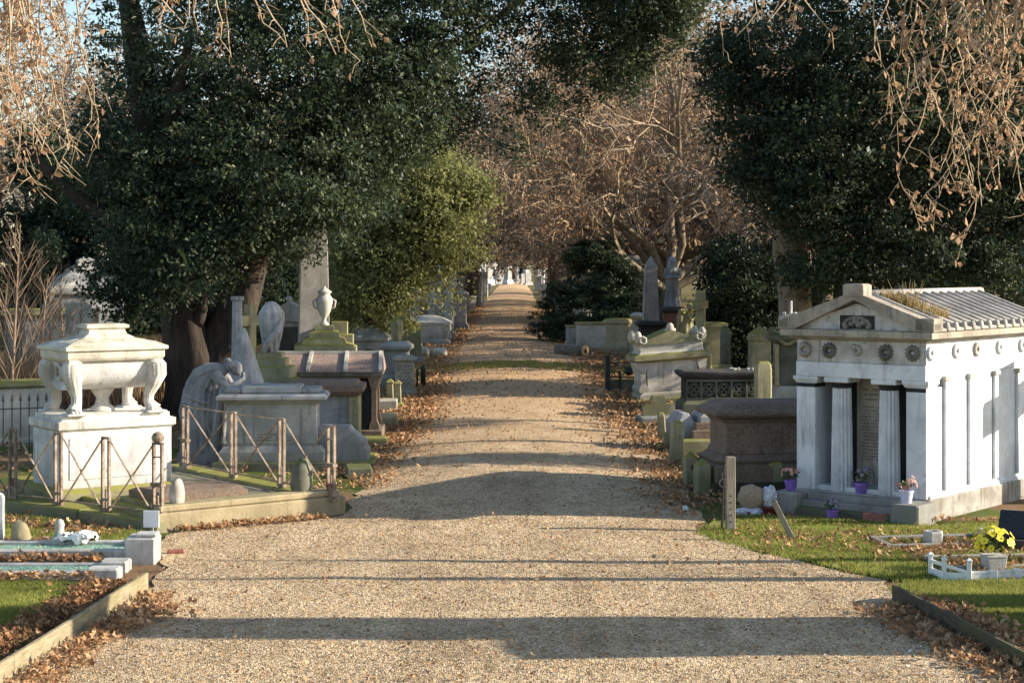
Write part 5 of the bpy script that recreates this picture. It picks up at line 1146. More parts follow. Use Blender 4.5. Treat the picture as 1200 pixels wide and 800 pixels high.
def bunch(t, c, r, n, cols, leaf='stemgreen', fs=.035, seed=1, up=.6):
    g = random.Random(seed); b = MB(); lf = MB(); ey = MB()
    for i in range(n):
        d = Vector((g.gauss(0, 1), g.gauss(0, 1), g.gauss(.35, .7))).normalized()*r*g.uniform(.82, 1.15); p = Vector(c)+Vector((d.x, d.y, d.z*up)); nr = (d+Vector((0, -.3*r, .4*r))).normalized(); a = nr.orthogonal().normalized(); q = nr.cross(a)
        for k in range(7):
            an = 6.283*k/7; e = a*math.cos(an)+q*math.sin(an); s_ = a*-math.sin(an)+q*math.cos(an); f = fs*g.uniform(.8, 1.2)
            b.add([tuple(p), tuple(p+e*f*.6+s_*f*.38+nr*.005), tuple(p+e*f+nr*f*.1), tuple(p+e*f*.6-s_*f*.38+nr*.005)], [(0, 1, 2, 3)])
        ey.ball(tuple(p+nr*.002), fs*.17, 6, 4)
    for i in range(n*4):
        d = Vector((g.gauss(0, 1), g.gauss(0, 1), g.gauss(0, .7))).normalized()*r*g.uniform(.2, .82); p = Vector(c)+Vector((d.x, d.y, d.z*up-.02)); e = Vector((g.gauss(0, 1), g.gauss(0, 1), g.gauss(.3, .6))).normalized()*fs*1.3; s_ = e.orthogonal()*.35
        lf.add([tuple(p), tuple(p+e*.5+s_), tuple(p+e), tuple(p+e*.5-s_)], [(0, 1, 2, 3)])
    b.build('petals', M[cols], t); lf.build('leaves', M[leaf], t); return ey
t = thing('flower_spray', 'spray of white flowers lying on the marble kerb', 'flowers', (-5.2, 20.72, .14)); bunch(t, (0, 0, .06), .17, 26, 'flower_white', fs=.05, seed=4, up=.35); bunch(t, (-.22, 0, .05), .09, 10, 'flower_white', fs=.04, seed=5, up=.6)
b = MB(); b.ball((0, 0, .17), (.12, .1, .21), 16, 12, lambda d: 1+.2*mnoise.noise(d*1.8+Vector((9, 0, 0)))); o = b.build('memorial_stone', M['buff'], smooth=True); o.location = (-6.02, 20.9, 0); tag(o, 'rough cream memorial stone next to the white headstone', 'stone')
b = MB(); b.box(-.3, .3, -.07, .07, 0, .08, .01); o = b.build('edging_stone', M['palestone'], None); o.location = (-5.65, 21.35, 0); o.rotation_euler = (0, 0, R(-20)); tag(o, 'small pale edging stone in the leaves behind the square vase', 'stone')
def board(name, lab, p, q, h, mat, cap=None):
    t = thing(name, lab, 'edging', (p[0], p[1], 0), math.degrees(math.atan2(q[1]-p[1], q[0]-p[0]))); L = math.dist(p, q); g = random.Random(4); n = 3; b = MB(); xx = 0
    for i in range(n):
        b.box(xx+.004, xx+L/n-.004, -.022, .022, -.05, h+g.uniform(-.008, .008), .006); xx += L/n
    b.build('board', M[mat], t)
    b = MB()
    for i in range(4): b.box(L*(i+.5)/4-.03, L*(i+.5)/4+.03, .024, .07, -.05, h-.02, .006)
    b.build('pegs', M[mat], t); return t
board('timber_edging', 'pale weathered timber edging along the lawn with leaves heaped on the gravel side', (-4.42, 12.6), (-3.95, 18.45), .18, 'boardwood')
board('timber_edging', 'dark timber edging holding back the lawn before the white toy fence', (3.97, 17.75), (4.85, 11.6), .18, 'boarddark')
x, y, _ = gp(178, 641); t = thing('small_sign', 'blank white square sign on a short stake by the railing corner', 'sign', (x, y, 0), -6); MB().box(-.02, .02, -.015, .015, -.05, .3, .004).build('stake', M['wood'], t); MB().box(-.1, .1, -.03, -.016, .25, .46, .004).build('panel', M['sign_white'], t)
b = MB(); b.box(-.1, .1, -.05, .05, 0, .045, .01); o = b.build('brick', M['redtile']); o.location = gp(206, 648); o.rotation_euler = (R(3), 0, R(12)); tag(o, 'red brick lying on the gravel near the small sign', 'brick')
b = MB(); b.box(-.22, .22, -.1, .1, -.02, .03, .01); o = b.build('paving_piece', M['greystone']); o.location = gp(442, 583); o.rotation_euler = (0, 0, R(10)); tag(o, 'flat grey paving piece lying on the gravel near the end post', 'stone')
# ================================================================== white mausoleum (local x along the front, y into the building)
MC = Vector((5.62, 23.25)); fa = Vector((-.77, .64)).normalized(); W, D = 2.02, 3.9
ML = MC+fa*W; MR = math.degrees(math.atan2(-fa.y, -fa.x))
t = thing('mausoleum', 'small white Greek temple mausoleum with fluted columns and tiled roof', 'mausoleum', (ML.x, ML.y, 0), MR)
mau = t
P0, ZC, ZA, ZF, ZK = .30, 1.98, 2.2, 2.53, 2.68
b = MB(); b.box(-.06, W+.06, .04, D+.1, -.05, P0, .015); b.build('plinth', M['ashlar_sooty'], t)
b = MB(); b.loft([(W/2+.03, (D-.08)/2, P0), (W/2+.03, (D-.08)/2, P0+.03), (W/2+.004, (D-.1)/2, P0+.07)], .01, W/2, .1+D/2-.02); b.build('base_moulding', M['ashlar'], t)
# walls: side, back, inner block with the recess
DR = .62
MB().box(.0, W, DR, D, P0+.002, ZC+.06, .008).build('cella', M['ashlar'], t)
for x0, x1 in ((0, .3), (W-.3, W)): MB().box(x0, x1, .05, DR-.002, P0+.002, ZC-.1, .008).build('anta', M['ashlar'], t)
MB().box(.31, W-.31, DR-.025, DR-.002, P0+.002, ZC+.05, .004).build('recess_wall', M['soot'], t)  # black sheet stands in for the shade deep behind the columns
b = MB(); b.box(.69, 1.33, DR-.06, DR-.027, P0+.02, ZC, .006); b.build('inscribed_slab', M['panel'], t)
lettering(t, .72, 1.3, .72, 1.55, 17, DR-.0625, 'inscr_faint', 1, 21)
lettering(t, .76, 1.26, 1.6, 1.82, 3, DR-.0625, 'inscr_faint', .9, 22)
for x in (.155, W-.155): 
    MB().loft([(.165, .14, ZC-.1), (.19, .165, ZC-.06), (.2, .175, ZC-.04), (.2, .175, ZC)], .006, x, .2).build('anta_capital', M['ashlar'], t)
    MB().box(x-.152, x+.152, .045, .34, ZC-.16, ZC-.103, .004).build('capital_band', M['soot'], t)
for x in (.64, W-.64):
    MB().lathe([(.158, P0), (.152, .7), (.146, 1.2), (.132, ZC-.16)], 60, x, .22, flute=15, fd=.2).build('column', M['ashlar'], t)
    MB().lathe([(.135, ZC-.16), (.14, ZC-.12), (.17, ZC-.075)], 24, x, .22).build('echinus', M['soot'], t); MB().box(x-.19, x+.19, .03, .41, ZC-.075, ZC, .008).build('abacus', M['ashlar'], t)
MB().box(-.004, W+.004, .02, D+.01, ZC+.062, ZA, .008).build('architrave', M['ashlar'], t) if False else None
MB().box(0, W, .03, DR-.002, ZC+.001, ZA, .008).build('architrave', M['ashlar'], t)
MB().box(-.006, W+.006, DR, D+.006, ZC+.062, ZA+.002, .008).build('side_architrave', M['ashlar'], t)
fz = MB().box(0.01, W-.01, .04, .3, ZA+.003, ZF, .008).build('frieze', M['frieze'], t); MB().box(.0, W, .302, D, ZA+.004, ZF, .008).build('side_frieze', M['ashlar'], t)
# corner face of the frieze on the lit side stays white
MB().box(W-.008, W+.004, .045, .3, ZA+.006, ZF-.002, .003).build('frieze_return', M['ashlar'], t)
MB().loft([(W/2+.02, (D)/2, ZF), (W/2+.1, D/2+.08, ZF+.04), (W/2+.17, D/2+.13, ZF+.06), (W/2+.17, D/2+.13, ZK), (W/2+.1, D/2+.06, ZK+.01)], .008, W/2, D/2).build('cornice', M['roofedge'], t)
for x in (.14, .54, 1.42, 1.83):
    b = MB(); torus(b, (x, .028, (ZA+ZF)/2+.01), .075, .036, seg=26, bumpy=.4); b.build('wreath', M['wreath'] if x > .3 else M['ashlar_sooty'], fz, True)
b = MB(); torus(b, (.98, .03, (ZA+ZF)/2+.02), .05, .03, seg=14); b.ball((.93, .03, (ZA+ZF)/2+.07), .05, 8, 6); b.build('broken_wreath', M['ashlar_sooty'], fz, True)
for y in (.15, .95, 1.62, 2.4, 3.2):
    b = MB(); torus(b, (0, 0, 0), .07, .03, seg=26, bumpy=.45); o = b.build('wreath', M['ashlar'] if y != 1.62 else M['ashlar_sooty'], t, True); o.location = (W+.014, y, (ZA+ZF)/2+.01); o.rotation_euler = (0, 0, R(90))
for y in (.62, 1.4, 2.25, 3.05, 3.8):
    MB().box(W+.002, W+.045, y-.06, y+.06, P0+.1, ZC-.02, .006).build('side_pilaster', M['ashlar'], t); MB().box(W+.002, W+.065, y-.09, y+.09, ZC-.018, ZC+.05, .006).build('pilaster_capital', M['ashlar_sooty'], t)
# pediment and roof
AX, HX, ZP = W/2, W/2+.2, 3.2
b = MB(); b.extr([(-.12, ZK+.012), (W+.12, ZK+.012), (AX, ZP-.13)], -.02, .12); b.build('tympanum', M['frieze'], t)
b = MB(); g = random.Random(31)
for i in range(15):
    q = math.pi*i/14; b.ball((AX-.2*math.cos(q), -.03, ZK+.06+.13*math.sin(q)), (.028+.012*(i % 2), .028, .03), 8, 6)
for x, z, r_ in ((-.02, .12, .055), (.03, .07, .05), (-.09, .08, .04), (.1, .1, .045), (0, .17, .03), (-.17, .03, .04), (.18, .03, .04)): b.ball((AX+x, -.032, ZK+.02+z), (r_, .03, r_), 10, 8, lambda d: 1+.35*mnoise.noise(d*4))
b.build('tympanum_carving', M['wreath'], t); MB().box(AX-.27, AX+.27, -.027, -.018, ZK+.02, ZK+.22, .002).build('carved_block', M['soot'], t)
b = MB()
for sx in (-1, 1):
    e = (AX+sx*HX, ZK+.012); a = (AX, ZP)
    b.extr([e, (e[0], e[1]+.11), (AX, ZP+.05), (AX, ZP-.07), (AX+sx*(HX-.28), ZK+.012)], -.13, .1)
    
b.build('raking_cornice', M['roofedge'], t)
roof = []
b = MB()
b.extr([(AX-HX, ZK+.014), (AX+HX, ZK+.014), (AX+HX, ZK+.05), (AX, ZP-.02), (AX-HX, ZK+.05)], .102, D+.12); b.build('roof', M['roofstone'], t)
for sx in (-1, 1):
    b = MB()
    for i in range(14):
        y = .3+i*.27
        pts = [(AX+sx*HX*k, y, ZP+.01-(ZP-ZK-.06)*k) for k in (0, .25, .5, .75, 1.0)]; b.tube(pts, [.04, .045, .042, .046, .05], 8)
        b.ball((AX+sx*(HX-.01), y, ZK+.075), (.035, .055, .07), 8, 6)
    b.build('cover_tiles', M['roofstone'], t, True)
MB().tube([(AX, .1, ZP+.01), (AX, D+.12, ZP+.01)], .06, 8).build('ridge', M['roofstone'], t, True)
MB().loft([(.16, .13, ZP-.02), (.16, .13, ZP+.14), (.13, .1, ZP+.16)], .01, AX, -.02).build('apex_block', M['roofedge'], t)
for x in (-.06, W+.06): MB().box(x-.14, x+.14, -.13, .16, ZK+.014, ZK+.2, .012).build('corner_block', M['roofedge'], t)
# steps and cheek blocks
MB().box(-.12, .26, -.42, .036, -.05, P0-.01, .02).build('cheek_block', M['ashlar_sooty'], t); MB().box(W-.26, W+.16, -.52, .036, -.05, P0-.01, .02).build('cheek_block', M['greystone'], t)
for i in range(3): MB().box(.265, W-.265, -.44+.16*i, .036, -.05+.0*i, .1+.09*i, .012).build('step', M['greystone'] if i else M['mossy_dark'], t)
# tuft of dry grass growing on the roof
def tuft(name, lab, fn, n, h, mat, seed):
    g = np.random.default_rng(seed); P = np.array([fn(g) for _ in range(n)]); H = h*(.3+.7*g.random(n)); a = g.random(n)*6.28
    T_ = P+np.column_stack([g.standard_normal(n)*.3*H, g.standard_normal(n)*.3*H, H]); s = np.column_stack([np.cos(a), np.sin(a), 0*a])*.006
    V = np.stack([P-s, P+s, (P+T_)/2+s*.9, (P+T_)/2-s*.9, T_+s*.4, T_-s*.4], 1).reshape(-1, 3); i = np.arange(n)[:, None]*6
    return tag(np_obj(name, V, np.concatenate([i+[[0, 1, 2, 3]], i+[[3, 2, 4, 5]]], 1).reshape(-1, 4), M[mat], rnd=np.repeat(g.random(n), 6)), lab, 'weeds', kind='stuff')
cR, sR = math.cos(R(MR)), math.sin(R(MR))
mau.scale = (1, 1, .962)
def mau_w(x, y, z): return (ML.x+x*cR-y*sR, ML.y+x*sR+y*cR, z*.962)
def roofpt(g):
    k = g.uniform(.12, .8); return mau_w(AX+HX*k, .28+.5*k*g.uniform(.5, 1.2)+g.uniform(0, .25), ZP-.02-(ZP-ZK-.06)*k)
M['weed'] = leaf_mat('roof weeds', (.16, .15, .05), (.36, .27, .1), (.5, .36, .18), .8, .3, .2)
tuft('roof_weeds', 'dry yellow weeds growing out of the mausoleum roof tiles', roofpt, 620, .2, 'weed', 3)
tuft('roof_weeds', 'tallest thin weed stalks on the mausoleum roof', lambda g: mau_w(AX+HX*.3+g.uniform(-.04, .25), .55+g.uniform(-.04, .04), ZP-.2), 26, .42, 'weed', 4)
# small pebbled heap and candle on the left corner block
t = thing('candle_stub', 'thin pale candle with a few pebbles on the pediment corner', 'candle', mau_w(-.06, .0, ZK+.2)); MB().lathe([(.018, 0), (.018, .2), (.01, .21)], 8).build('candle', M['marble'], t)
b = MB(); g = random.Random(2)
for i in range(7): MB().ball((g.uniform(-.12, .14), g.uniform(-.05, .05), .025), g.uniform(.02, .035), 7, 5).build('pebble', M['palestone'], t, True)
# flower pots
def pot(lab, loc, mat, flo, r=.09, h=.15, seed=1, fr=.13):
    t = thing('flower_pot', lab, 'flower pot', loc); b = MB(); b.lathe([(r*.72, 0), (r*.96, h*.82), (r*1.06, h*.84), (r*1.06, h), (r*.9, h), (r*.85, h*.8)], 20); autosmooth(b.build('pot', M[mat], t))
    bunch(t, (0, 0, h+fr*.75), fr, 16, flo, fs=.034, seed=seed, up=.8); return t
pot('purple pot of faded pink flowers in front of the far end pilaster', (*mau_w(.05, -.2, P0-.01),), 'purple', 'flower_pink', seed=1)
pot('purple pot of withered flowers between the two fluted columns', (*mau_w(1.0, .12, .281),), 'purple', 'flower_mauve', .1, .17, 2, .15)
pot('pale lilac pot of pink flowers on the mossy cheek block', (*mau_w(W-.12, -.3, P0-.01),), 'lilac', 'flower_pink', .095, .17, 3)
pot('purple pot of white flowers standing on the grass below the steps', (*mau_w(.95, -.62, 0),), 'purple', 'flower_mauve', .09, .14, 4, .11)
b = MB(); b.box(-.16, .16, -.02, .02, 0, .14, .008); o = b.build('red_tile', M['redtile']); o.location = mau_w(W-.48, -.52, 0); o.rotation_euler = (R(-35), 0, R(MR+25)); tag(o, 'red tile leaning against the bottom step', 'tile')

# ================================================================== right side tombs
t = thing('chest_tomb', 'big dark brown granite chest tomb with flared base beside the mausoleum', 'tomb', (4.15, 26.75, 0), 9)
MB().loft([(1.22, .7, -.05), (1.22, .7, .18)], .02).build('foundation', M['soot'], t)
MB().loft([(1.16, .62, .18), (1.16, .62, .42), (1.1, .56, .45), (1.14, .6, .5), (1.08, .54, .53), (.98, .46, .6)], .02).build('plinth', M['brown'], t)
MB().loft([(1.0, .48, .6), (.96, .44, .68), (.96, .44, 1.06), (1.02, .5, 1.13)], .02).build('body', M['brown'], t)
MB().loft([(1.0, .48, 1.13), (1.12, .58, 1.16), (1.16, .62, 1.2), (1.16, .62, 1.24), (.98, .44, 1.36), (.9, .36, 1.38)], .02).build('lid', M['brown'], t)
for i, (px, py, w_, h, hole, lab) in enumerate([(823, 578, .22, .5, 0, 'squat mossy stone bollard with pointed top, the front one by the brown tomb'), (809, 570, .21, .52, 1, 'squat stone bollard with a round hole beside the front one'), (908, 577, .23, .5, 0, 'dark mossy bollard beside the mausoleum end pilaster'), (776, 515, .16, .55, 0, 'slim leaning mossy post at the path edge'), (792, 541, .22, .74, 0, 'tall round topped green mossy post beside the stepped coffin stone')]):
    x, y, _ = gp(px, py); t = thing('stone_bollard', lab, 'bollard', (x, y, 0), [12, 8, 4, 0, 10][i], tilt=(0, [0, 0, 0, -3, 3][i])); q = w_/2
    MB().loft([(q*1.03, q*1.03, -.05), (q, q, h*.86), (q*.96, q*.96, h*.9), (.01, .01, h+.04)] if i < 3 else [(q*1.05, q*1.05, -.05), (q*.9, q*.9, h*.85), (q*.75, q*.75, h*.95), (q*.3, q*.3, h)], .02).build('shaft', M['mossy'], t)
    if hole:
        b = MB(); torus(b, (.02, -q-.002, h*.62), .035, .013, seg=14, sub=6, bumpy=0); b.build('ring', M['mossy_dark'], t, True); b = MB(); b.ball((.02, -q+.005, h*.62), (.03, .014, .03), 12, 8); b.build('hole', M['soot'], t, True)
t = thing('coffin_stone', 'coped coffin shaped stone on green steps by the path edge', 'tomb', (X_(822, 31.6), 32.1, 0), 6)
MB().box(-.5, .6, -.75, .9, -.05, .28, .03).build('kerb', M['mossy'], t); MB().loft([(.36, .6, .28), (.36, .6, .42), (.28, .5, .43), (.28, .5, .56)], .02, .14, .1).build('steps', M['brown'], t); MB().loft([(.24, .42, .56), (.24, .42, .66), (.1, .3, .8)], .02, .2, .1).build('coped_top', M['greystone'], t)
MB().loft([(.2, .5, .28), (.2, .5, .5), (.06, .4, .72)], .02, -.28, .25).build('side_slab', M['greystone'], t)
t = thing('headstone', 'low broad headstone with cross shaped stepped outline by the path', 'headstone', (X_(770, 37.6), 37.8, 0), 4, tilt=(0, -2))
MB().box(-.42, .52, -.5, .3, -.05, .17, .03).build('base', M['greystone'], t); MB().extr([(-.3, .15), (.42, .15), (.42, .36), (.36, .42), (.22, .42), (.22, .52), (.16, .6), (-.06, .6), (-.12, .52), (-.12, .42), (-.24, .42), (-.3, .36)], -.1, .12).build('slab', M['mossy'], t)
# scrolled sarcophagus
t = thing('scrolled_sarcophagus', 'leaning pale sarcophagus tomb with scrolled ears on its lid', 'tomb', (X_(788, 43.6), 43.9, 0), 8, tilt=(0, -4.0))
MB().box(-1.02, 1.02, -.6, .6, -.25, .14, .02).build('step', M['mossy'], t); MB().loft([(.92, .5, .14), (.92, .5, .24), (.82, .44, .3)]).build('plinth', M['palestone'], t)
MB().box(-.66, .66, -.36, .36, .3, 1.06, .01).build('body', M['marble_dirty'], t)
for sx in (-1, 1):
    b = MB(); b.extr([(-.12, .3), (.12, .3), (.13, .4), (.07, .5), (.06, .7), (.12, .95), (.13, 1.06), (-.13, 1.06), (-.12, .95), (-.06, .7), (-.07, .5), (-.13, .4)], -.42, .42); o = b.build('end_pier', M['palestone'], t); o.location = (sx*.78, 0, 0)
MB().loft([(.86, .46, 1.06), (1.0, .58, 1.12), (1.0, .58, 1.24), (.88, .48, 1.27)]).build('lid', M['mossy'], t)
MB().loft([(.86, .46, 1.27), (.82, .42, 1.33), (.82, .42, 1.48), (.86, .46, 1.52)]).build('lid_frieze', M['palestone'], t)
b = MB(); b.extr([(-.88, 1.52), (.88, 1.52), (.88, 1.62), (.6, 1.63), (.3, 1.74), (0, 1.84), (-.3, 1.74), (-.6, 1.63), (-.88, 1.62)], -.46, .46); b.build('pediment_lid', M['mossy'], t)
for sx in (-1, 1):
    for sy in (-1, 1): MB().ball((sx*.84, sy*.4, 1.7), (.1, .1, .17), 12, 8).build('ear', M['palestone'], t, True)
    torus(MB(), (sx*.74, -.47, 1.63), .08, .035, seg=14).build('scroll', M['palestone'], t, True)
b = MB(); b.ball((0, -.42, 1.9), (.1, .06, .13), 10, 8); b.ball((0, -.4, 1.84), (.16, .05, .07), 10, 6); b.build('crest', M['palestone'], t, True)
# quatrefoil tomb
t = thing('quatrefoil_tomb', 'dark table tomb carved with a row of quatrefoil panels', 'tomb', (X_(846, 40.6), 40.9, 0), 4)
MB().loft([(1.0, .55, -.05), (1.0, .55, .2), (.92, .48, .26), (.9, .46, .3)]).build('plinth', M['mossy_dark'], t); MB().box(-.88, .88, -.42, .44, .3, .78, .008).build('body', M['soot'], t)
b = MB(); b.box(-.9, .9, -.46, -.424, .3, .355, .006); b.box(-.9, .9, -.46, -.424, .725, .78, .006)
for i in range(6): x = -.9+i*.36; b.box(max(-.9, x-.025), min(.9, x+.025), -.459, -.424, .357, .723, .005)
b.build('panel_frame', M['mossy_dark'], t)
for i in range(5):
    b = MB(); x = -.72+.36*i
    for dx, dz in ((.065, 0), (-.065, 0), (0, .065), (0, -.065)): torus(b, (x+dx, -.438, .54+dz), .055, .014, seg=14, sub=6, bumpy=0)
    torus(b, (x, -.436, .54), .145, .014, seg=20, sub=6, bumpy=0); b.build('quatrefoil', M['mossy_dark'], t, True)
MB().loft([(.9, .46, .78), (1.0, .56, .86), (1.02, .58, .9), (1.02, .58, .95), (.94, .5, .98)]).build('top_slab', M['darkstone'], t)
b = MB(); g = random.Random(6)
for i in range(9): MB().ball((g.uniform(.2, .75), g.uniform(-.4, -.1), 1.01), (g.uniform(.03, .07), .04, g.uniform(.03, .055)), 7, 5).build('stone_fragment', M['greystone'], t)
t = thing('stone_pillar', 'plain rounded stone post behind the brown granite tomb', 'post', (X_(894, 36), 36, 0), 6); MB().loft([(.17, .13, -.05), (.165, .125, 1.3), (.155, .115, 1.4), (.11, .08, 1.46)], .03).build('shaft', M['mossy'], t)
t = thing('capped_pillar', 'mossy square pillar with a pyramid cap against the dark holly', 'pillar', (X_(890, 46), 46, 0), 5)
MB().loft([(.36, .36, -.05), (.36, .36, .4), (.27, .27, .46), (.255, .255, 1.42)]).build('shaft', M['mossy'], t); MB().loft([(.25, .25, 1.42), (.3, .3, 1.48), (.3, .3, 1.55), (.27, .27, 1.57), (.27, .27, 1.63), (.02, .02, 1.84)]).build('cap', M['mossy'], t)
t = thing('canopied_monument', 'ornate dark monument with a thin colonnette just behind the mausoleum corner', 'monument', (X_(930, 42), 42.2, 0), 4)
MB().loft([(.62, .5, -.05), (.62, .5, .25), (.56, .45, .3), (.42, .36, .52)]).build('base', M['palestone'], t); MB().box(-.42, .42, -.2, .3, .52, 1.6, .01).build('panel', M['mossy_dark'], t)
for x in (-.44, .44): MB().lathe([(.075, .52), (.055, .58), (.05, 1.45), (.08, 1.55)], 14, x, -.26).build('colonnette', M['buff'], t, True)
MB().loft([(.5, .38, 1.6), (.6, .46, 1.68), (.6, .46, 1.76), (.4, .3, 1.84)]).build('canopy', M['mossy_dark'], t)
b = MB(); g = random.Random(3)
for i in range(16): b.ball((-.4+.05*i, -.4, 1.66-.1*abs(math.sin(i*.42))), .055, 7, 5)
b.build('carved_garland', M['mossy'], t, True); b = MB(); b.ball((-.55, -.2, 1.86), (.1, .1, .13), 10, 8); b.build('finial', M['mossy_dark'], t, True)
t = thing('broken_column', 'knotty broken stone column on a smooth base before the dark holly', 'column', (X_(850, 46.5), 46.5, 0), 0)
MB().loft([(.2, .2, -.05), (.17, .17, .75), (.15, .15, .8)]).build('base', M['mossy'], t); MB().lathe([(.13, .8), (.15, 1.0), (.14, 1.3), (.15, 1.6), (.11, 1.76), (.04, 1.83)], 18, fold=lambda a, z, r: r*(1+.22*mnoise.noise((math.cos(a)*3, math.sin(a)*3, z*7)))).build('shaft', M['mossy_dark'], t, True)
t = thing('pedestal_tomb', 'pale green upright pedestal stone behind the broken column', 'tomb', (X_(838, 50.5), 50.5, 0), 3); MB().loft([(.34, .25, -.05), (.34, .25, .5), (.28, .2, .55), (.27, .19, 1.58), (.34, .25, 1.68), (.34, .25, 1.76), (.25, .16, 1.8)]).build('slab', M['mossy'], t)
t = thing('stone_cross', 'tall bright green mossy cross seen edge on upon a square pedestal', 'cross', (X_(821, 48), 48, 0), 70)
MB().loft([(.42, .34, -.05), (.42, .34, .45), (.36, .28, .5), (.34, .26, 1.27), (.2, .16, 1.32)]).build('pedestal', M['mossy'], t); b = MB(); cross(b, 0, 1.3, 1.45, .24, .24, .95); b.build('cross', M['mossy'], t)
# kneeling angel
t = thing('angel_statue', 'green stained kneeling angel with folded wings between the robed statue and tall cross', 'statue', (X_(806, 55), 55, 0), -20)
MB().loft([(.42, .38, -.05), (.42, .38, .9), (.36, .32, .96), (.36, .32, 1.1)]).build('pedestal', M['mossy'], t)
b = MB(); fo = lambda a, u, r: r*(1+.08*math.sin(8*a+3*u)*(u < .7))
b.tube([(0, 0, 1.1), (-.02, 0, 1.35), (0, 0, 1.6), (.03, -.02, 1.85), (.06, -.04, 2.0)], [.3, .27, .19, .17, .09], 32, .9, fo); b.tube([(-.05, .05, 1.1), (-.3, .1, 1.12)], [.2, .12], 16); b.ball((.1, -.08, 2.12), (.1, .1, .125), 14, 10); b.ball((.07, -.05, 2.16), .11, 12, 8)
for s_ in (-1, 1):
    b.tube([(.03, s_*.17, 1.88), (.17, s_*.18, 1.7), (.24, s_*.05, 1.82)], [.065, .055, .04], 10); b.tube([(-.1, s_*.1, 1.85), (-.2, s_*.2, 2.05), (-.26, s_*.22, 1.7), (-.28, s_*.2, 1.3)], [.06, .11, .1, .03], 12, .5)
soften(b.build('figure', M['mossy'], t), .018, 2)
# robed statue on red granite
t = thing('robed_statue', 'grey hooded figure in long robes on a red granite pedestal', 'statue', (X_(788, 62), 62, 0), 0)
MB().loft([(.5, .5, -.05), (.5, .5, .6), (.4, .4, .68)]).build('base', M['darkstone'], t); MB().loft([(.36, .36, .68), (.34, .34, 1.75)]).build('die', M['redgranite'], t); MB().loft([(.36, .36, 1.75), (.44, .44, 1.82), (.44, .44, 1.92), (.34, .34, 1.98)]).build('cap', M['darkstone'], t)
b = MB(); b.tube([(0, 0, 1.96), (0, 0, 2.3), (0, 0, 2.8), (0, 0, 3.2), (0, 0, 3.42), (0, 0, 3.52)], [.33, .26, .24, .235, .2, .09], 48, .85, lambda a, u, r: r*(1+.09*math.sin(9*a+1.5*u)*(u < .8)+.03*math.sin(4*a))); b.ball((0, -.04, 3.62), (.115, .125, .155), 16, 12); b.tube([(0, .03, 3.4), (0, .04, 3.6), (0, .02, 3.76), (0, 0, 3.81)], [.19, .17, .12, .03], 18)
b.ball((0, -.165, 3.61), (.02, .03, .035), 8, 6)
for s_ in (-1, 1): b.tube([(s_*.2, 0, 3.35), (s_*.26, -.06, 3.05), (s_*.12, -.22, 3.02), (0, -.25, 3.06)], [.085, .085, .06, .045], 12)
soften(b.build('figure', M['statue'], t), .014, 1)
t = thing('obelisk', 'slim grey granite obelisk on a dark plinth beside the robed statue', 'obelisk', (X_(764, 58), 58.5, 0), 3)
MB().loft([(.5, .5, -.05), (.5, .5, .4), (.42, .42, .5), (.38, .38, 1.35), (.5, .5, 1.44), (.5, .5, 1.5), (.36, .36, 1.58)]).build('pedestal', M['darkstone'], t); MB().loft([(.27, .27, 1.58), (.2, .2, 3.45), (.02, .02, 3.8)], .012).build('shaft', M['obelisk'], t)
t = thing('chest_tomb', 'pale chest tomb beside the yew with a mossy top', 'tomb', (X_(702, 70), 71, 0), 6); chest(t, 1.7, .9, 1.12, 'palestone', 'mossy', .07, .12)
t = thing('headstone', 'low grey tomb slab at the edge of the yew boughs', 'headstone', (X_(676, 73), 73.5, 0), 10); chest(t, .8, .7, .9, 'greystone', 'mossy', .05, .1)
t = thing('pedestal_tomb', 'square tomb turned cornerwise with one sunlit green face next to the pale chest tomb', 'tomb', (X_(733, 67), 68, 0), -38); MB().loft([(.62, .62, -.05), (.62, .62, .2), (.5, .5, .5), (.52, .52, 1.1), (.6, .6, 1.2), (.6, .6, 1.3)]).build('body', M['buff'], t); MB().loft([(.6, .6, 1.3), (.5, .5, 1.36)]).build('top', M['mossy'], t)
t = thing('chest_tomb', 'low mossy tomb showing between the square tomb and obelisk', 'tomb', (X_(742, 80), 80, 0), 4); chest(t, 1.6, .8, 1.0, 'greystone', 'mossy', .07, .12)
for i, (px, Y, w_, h, lab) in enumerate([(660, 88, .5, 1.0, 'dark little headstone under the tip of the yew'), (655, 84, .25, .8, 'thin pale marker post under the yew boughs')]):
    t = thing('headstone', lab, 'headstone', (X_(px, Y), Y, 0), 8); b = MB(); arch_slab(b, w_, h, .14); b.build('slab', M['palestone'], t)
x, y, _ = gp(671, 418); t = thing('felled_log', 'sawn log with a pale end lying by the path below the chest tomb', 'log', (x, y, 0), -38)
b = MB(); k = [-.72+1.3*i/8 for i in range(9)]; b.tube([(q, 0, .24) for q in k], [.24*(1+.08*math.sin(i*2.4)) for i in range(9)], 16, fn=lambda a, u, r: r*(1+.1*mnoise.noise((math.cos(a)*1.6, math.sin(a)*1.6, u*5)))); b.build('log', M['logbark'], t, True)
b = MB(); b.lathe([(.23, 0), (.225, .03), (.1, .035)], 18); o = b.build('sawn_end', M['logend'], t); o.location = (.575, 0, .24); o.rotation_euler = (0, R(90), 0)
b = MB(); b.lathe([(.085, 0), (.08, .006)], 12); o = b.build('hollow', M['soot'], t); o.location = (.611, 0, .24); o.rotation_euler = (0, R(90), 0)
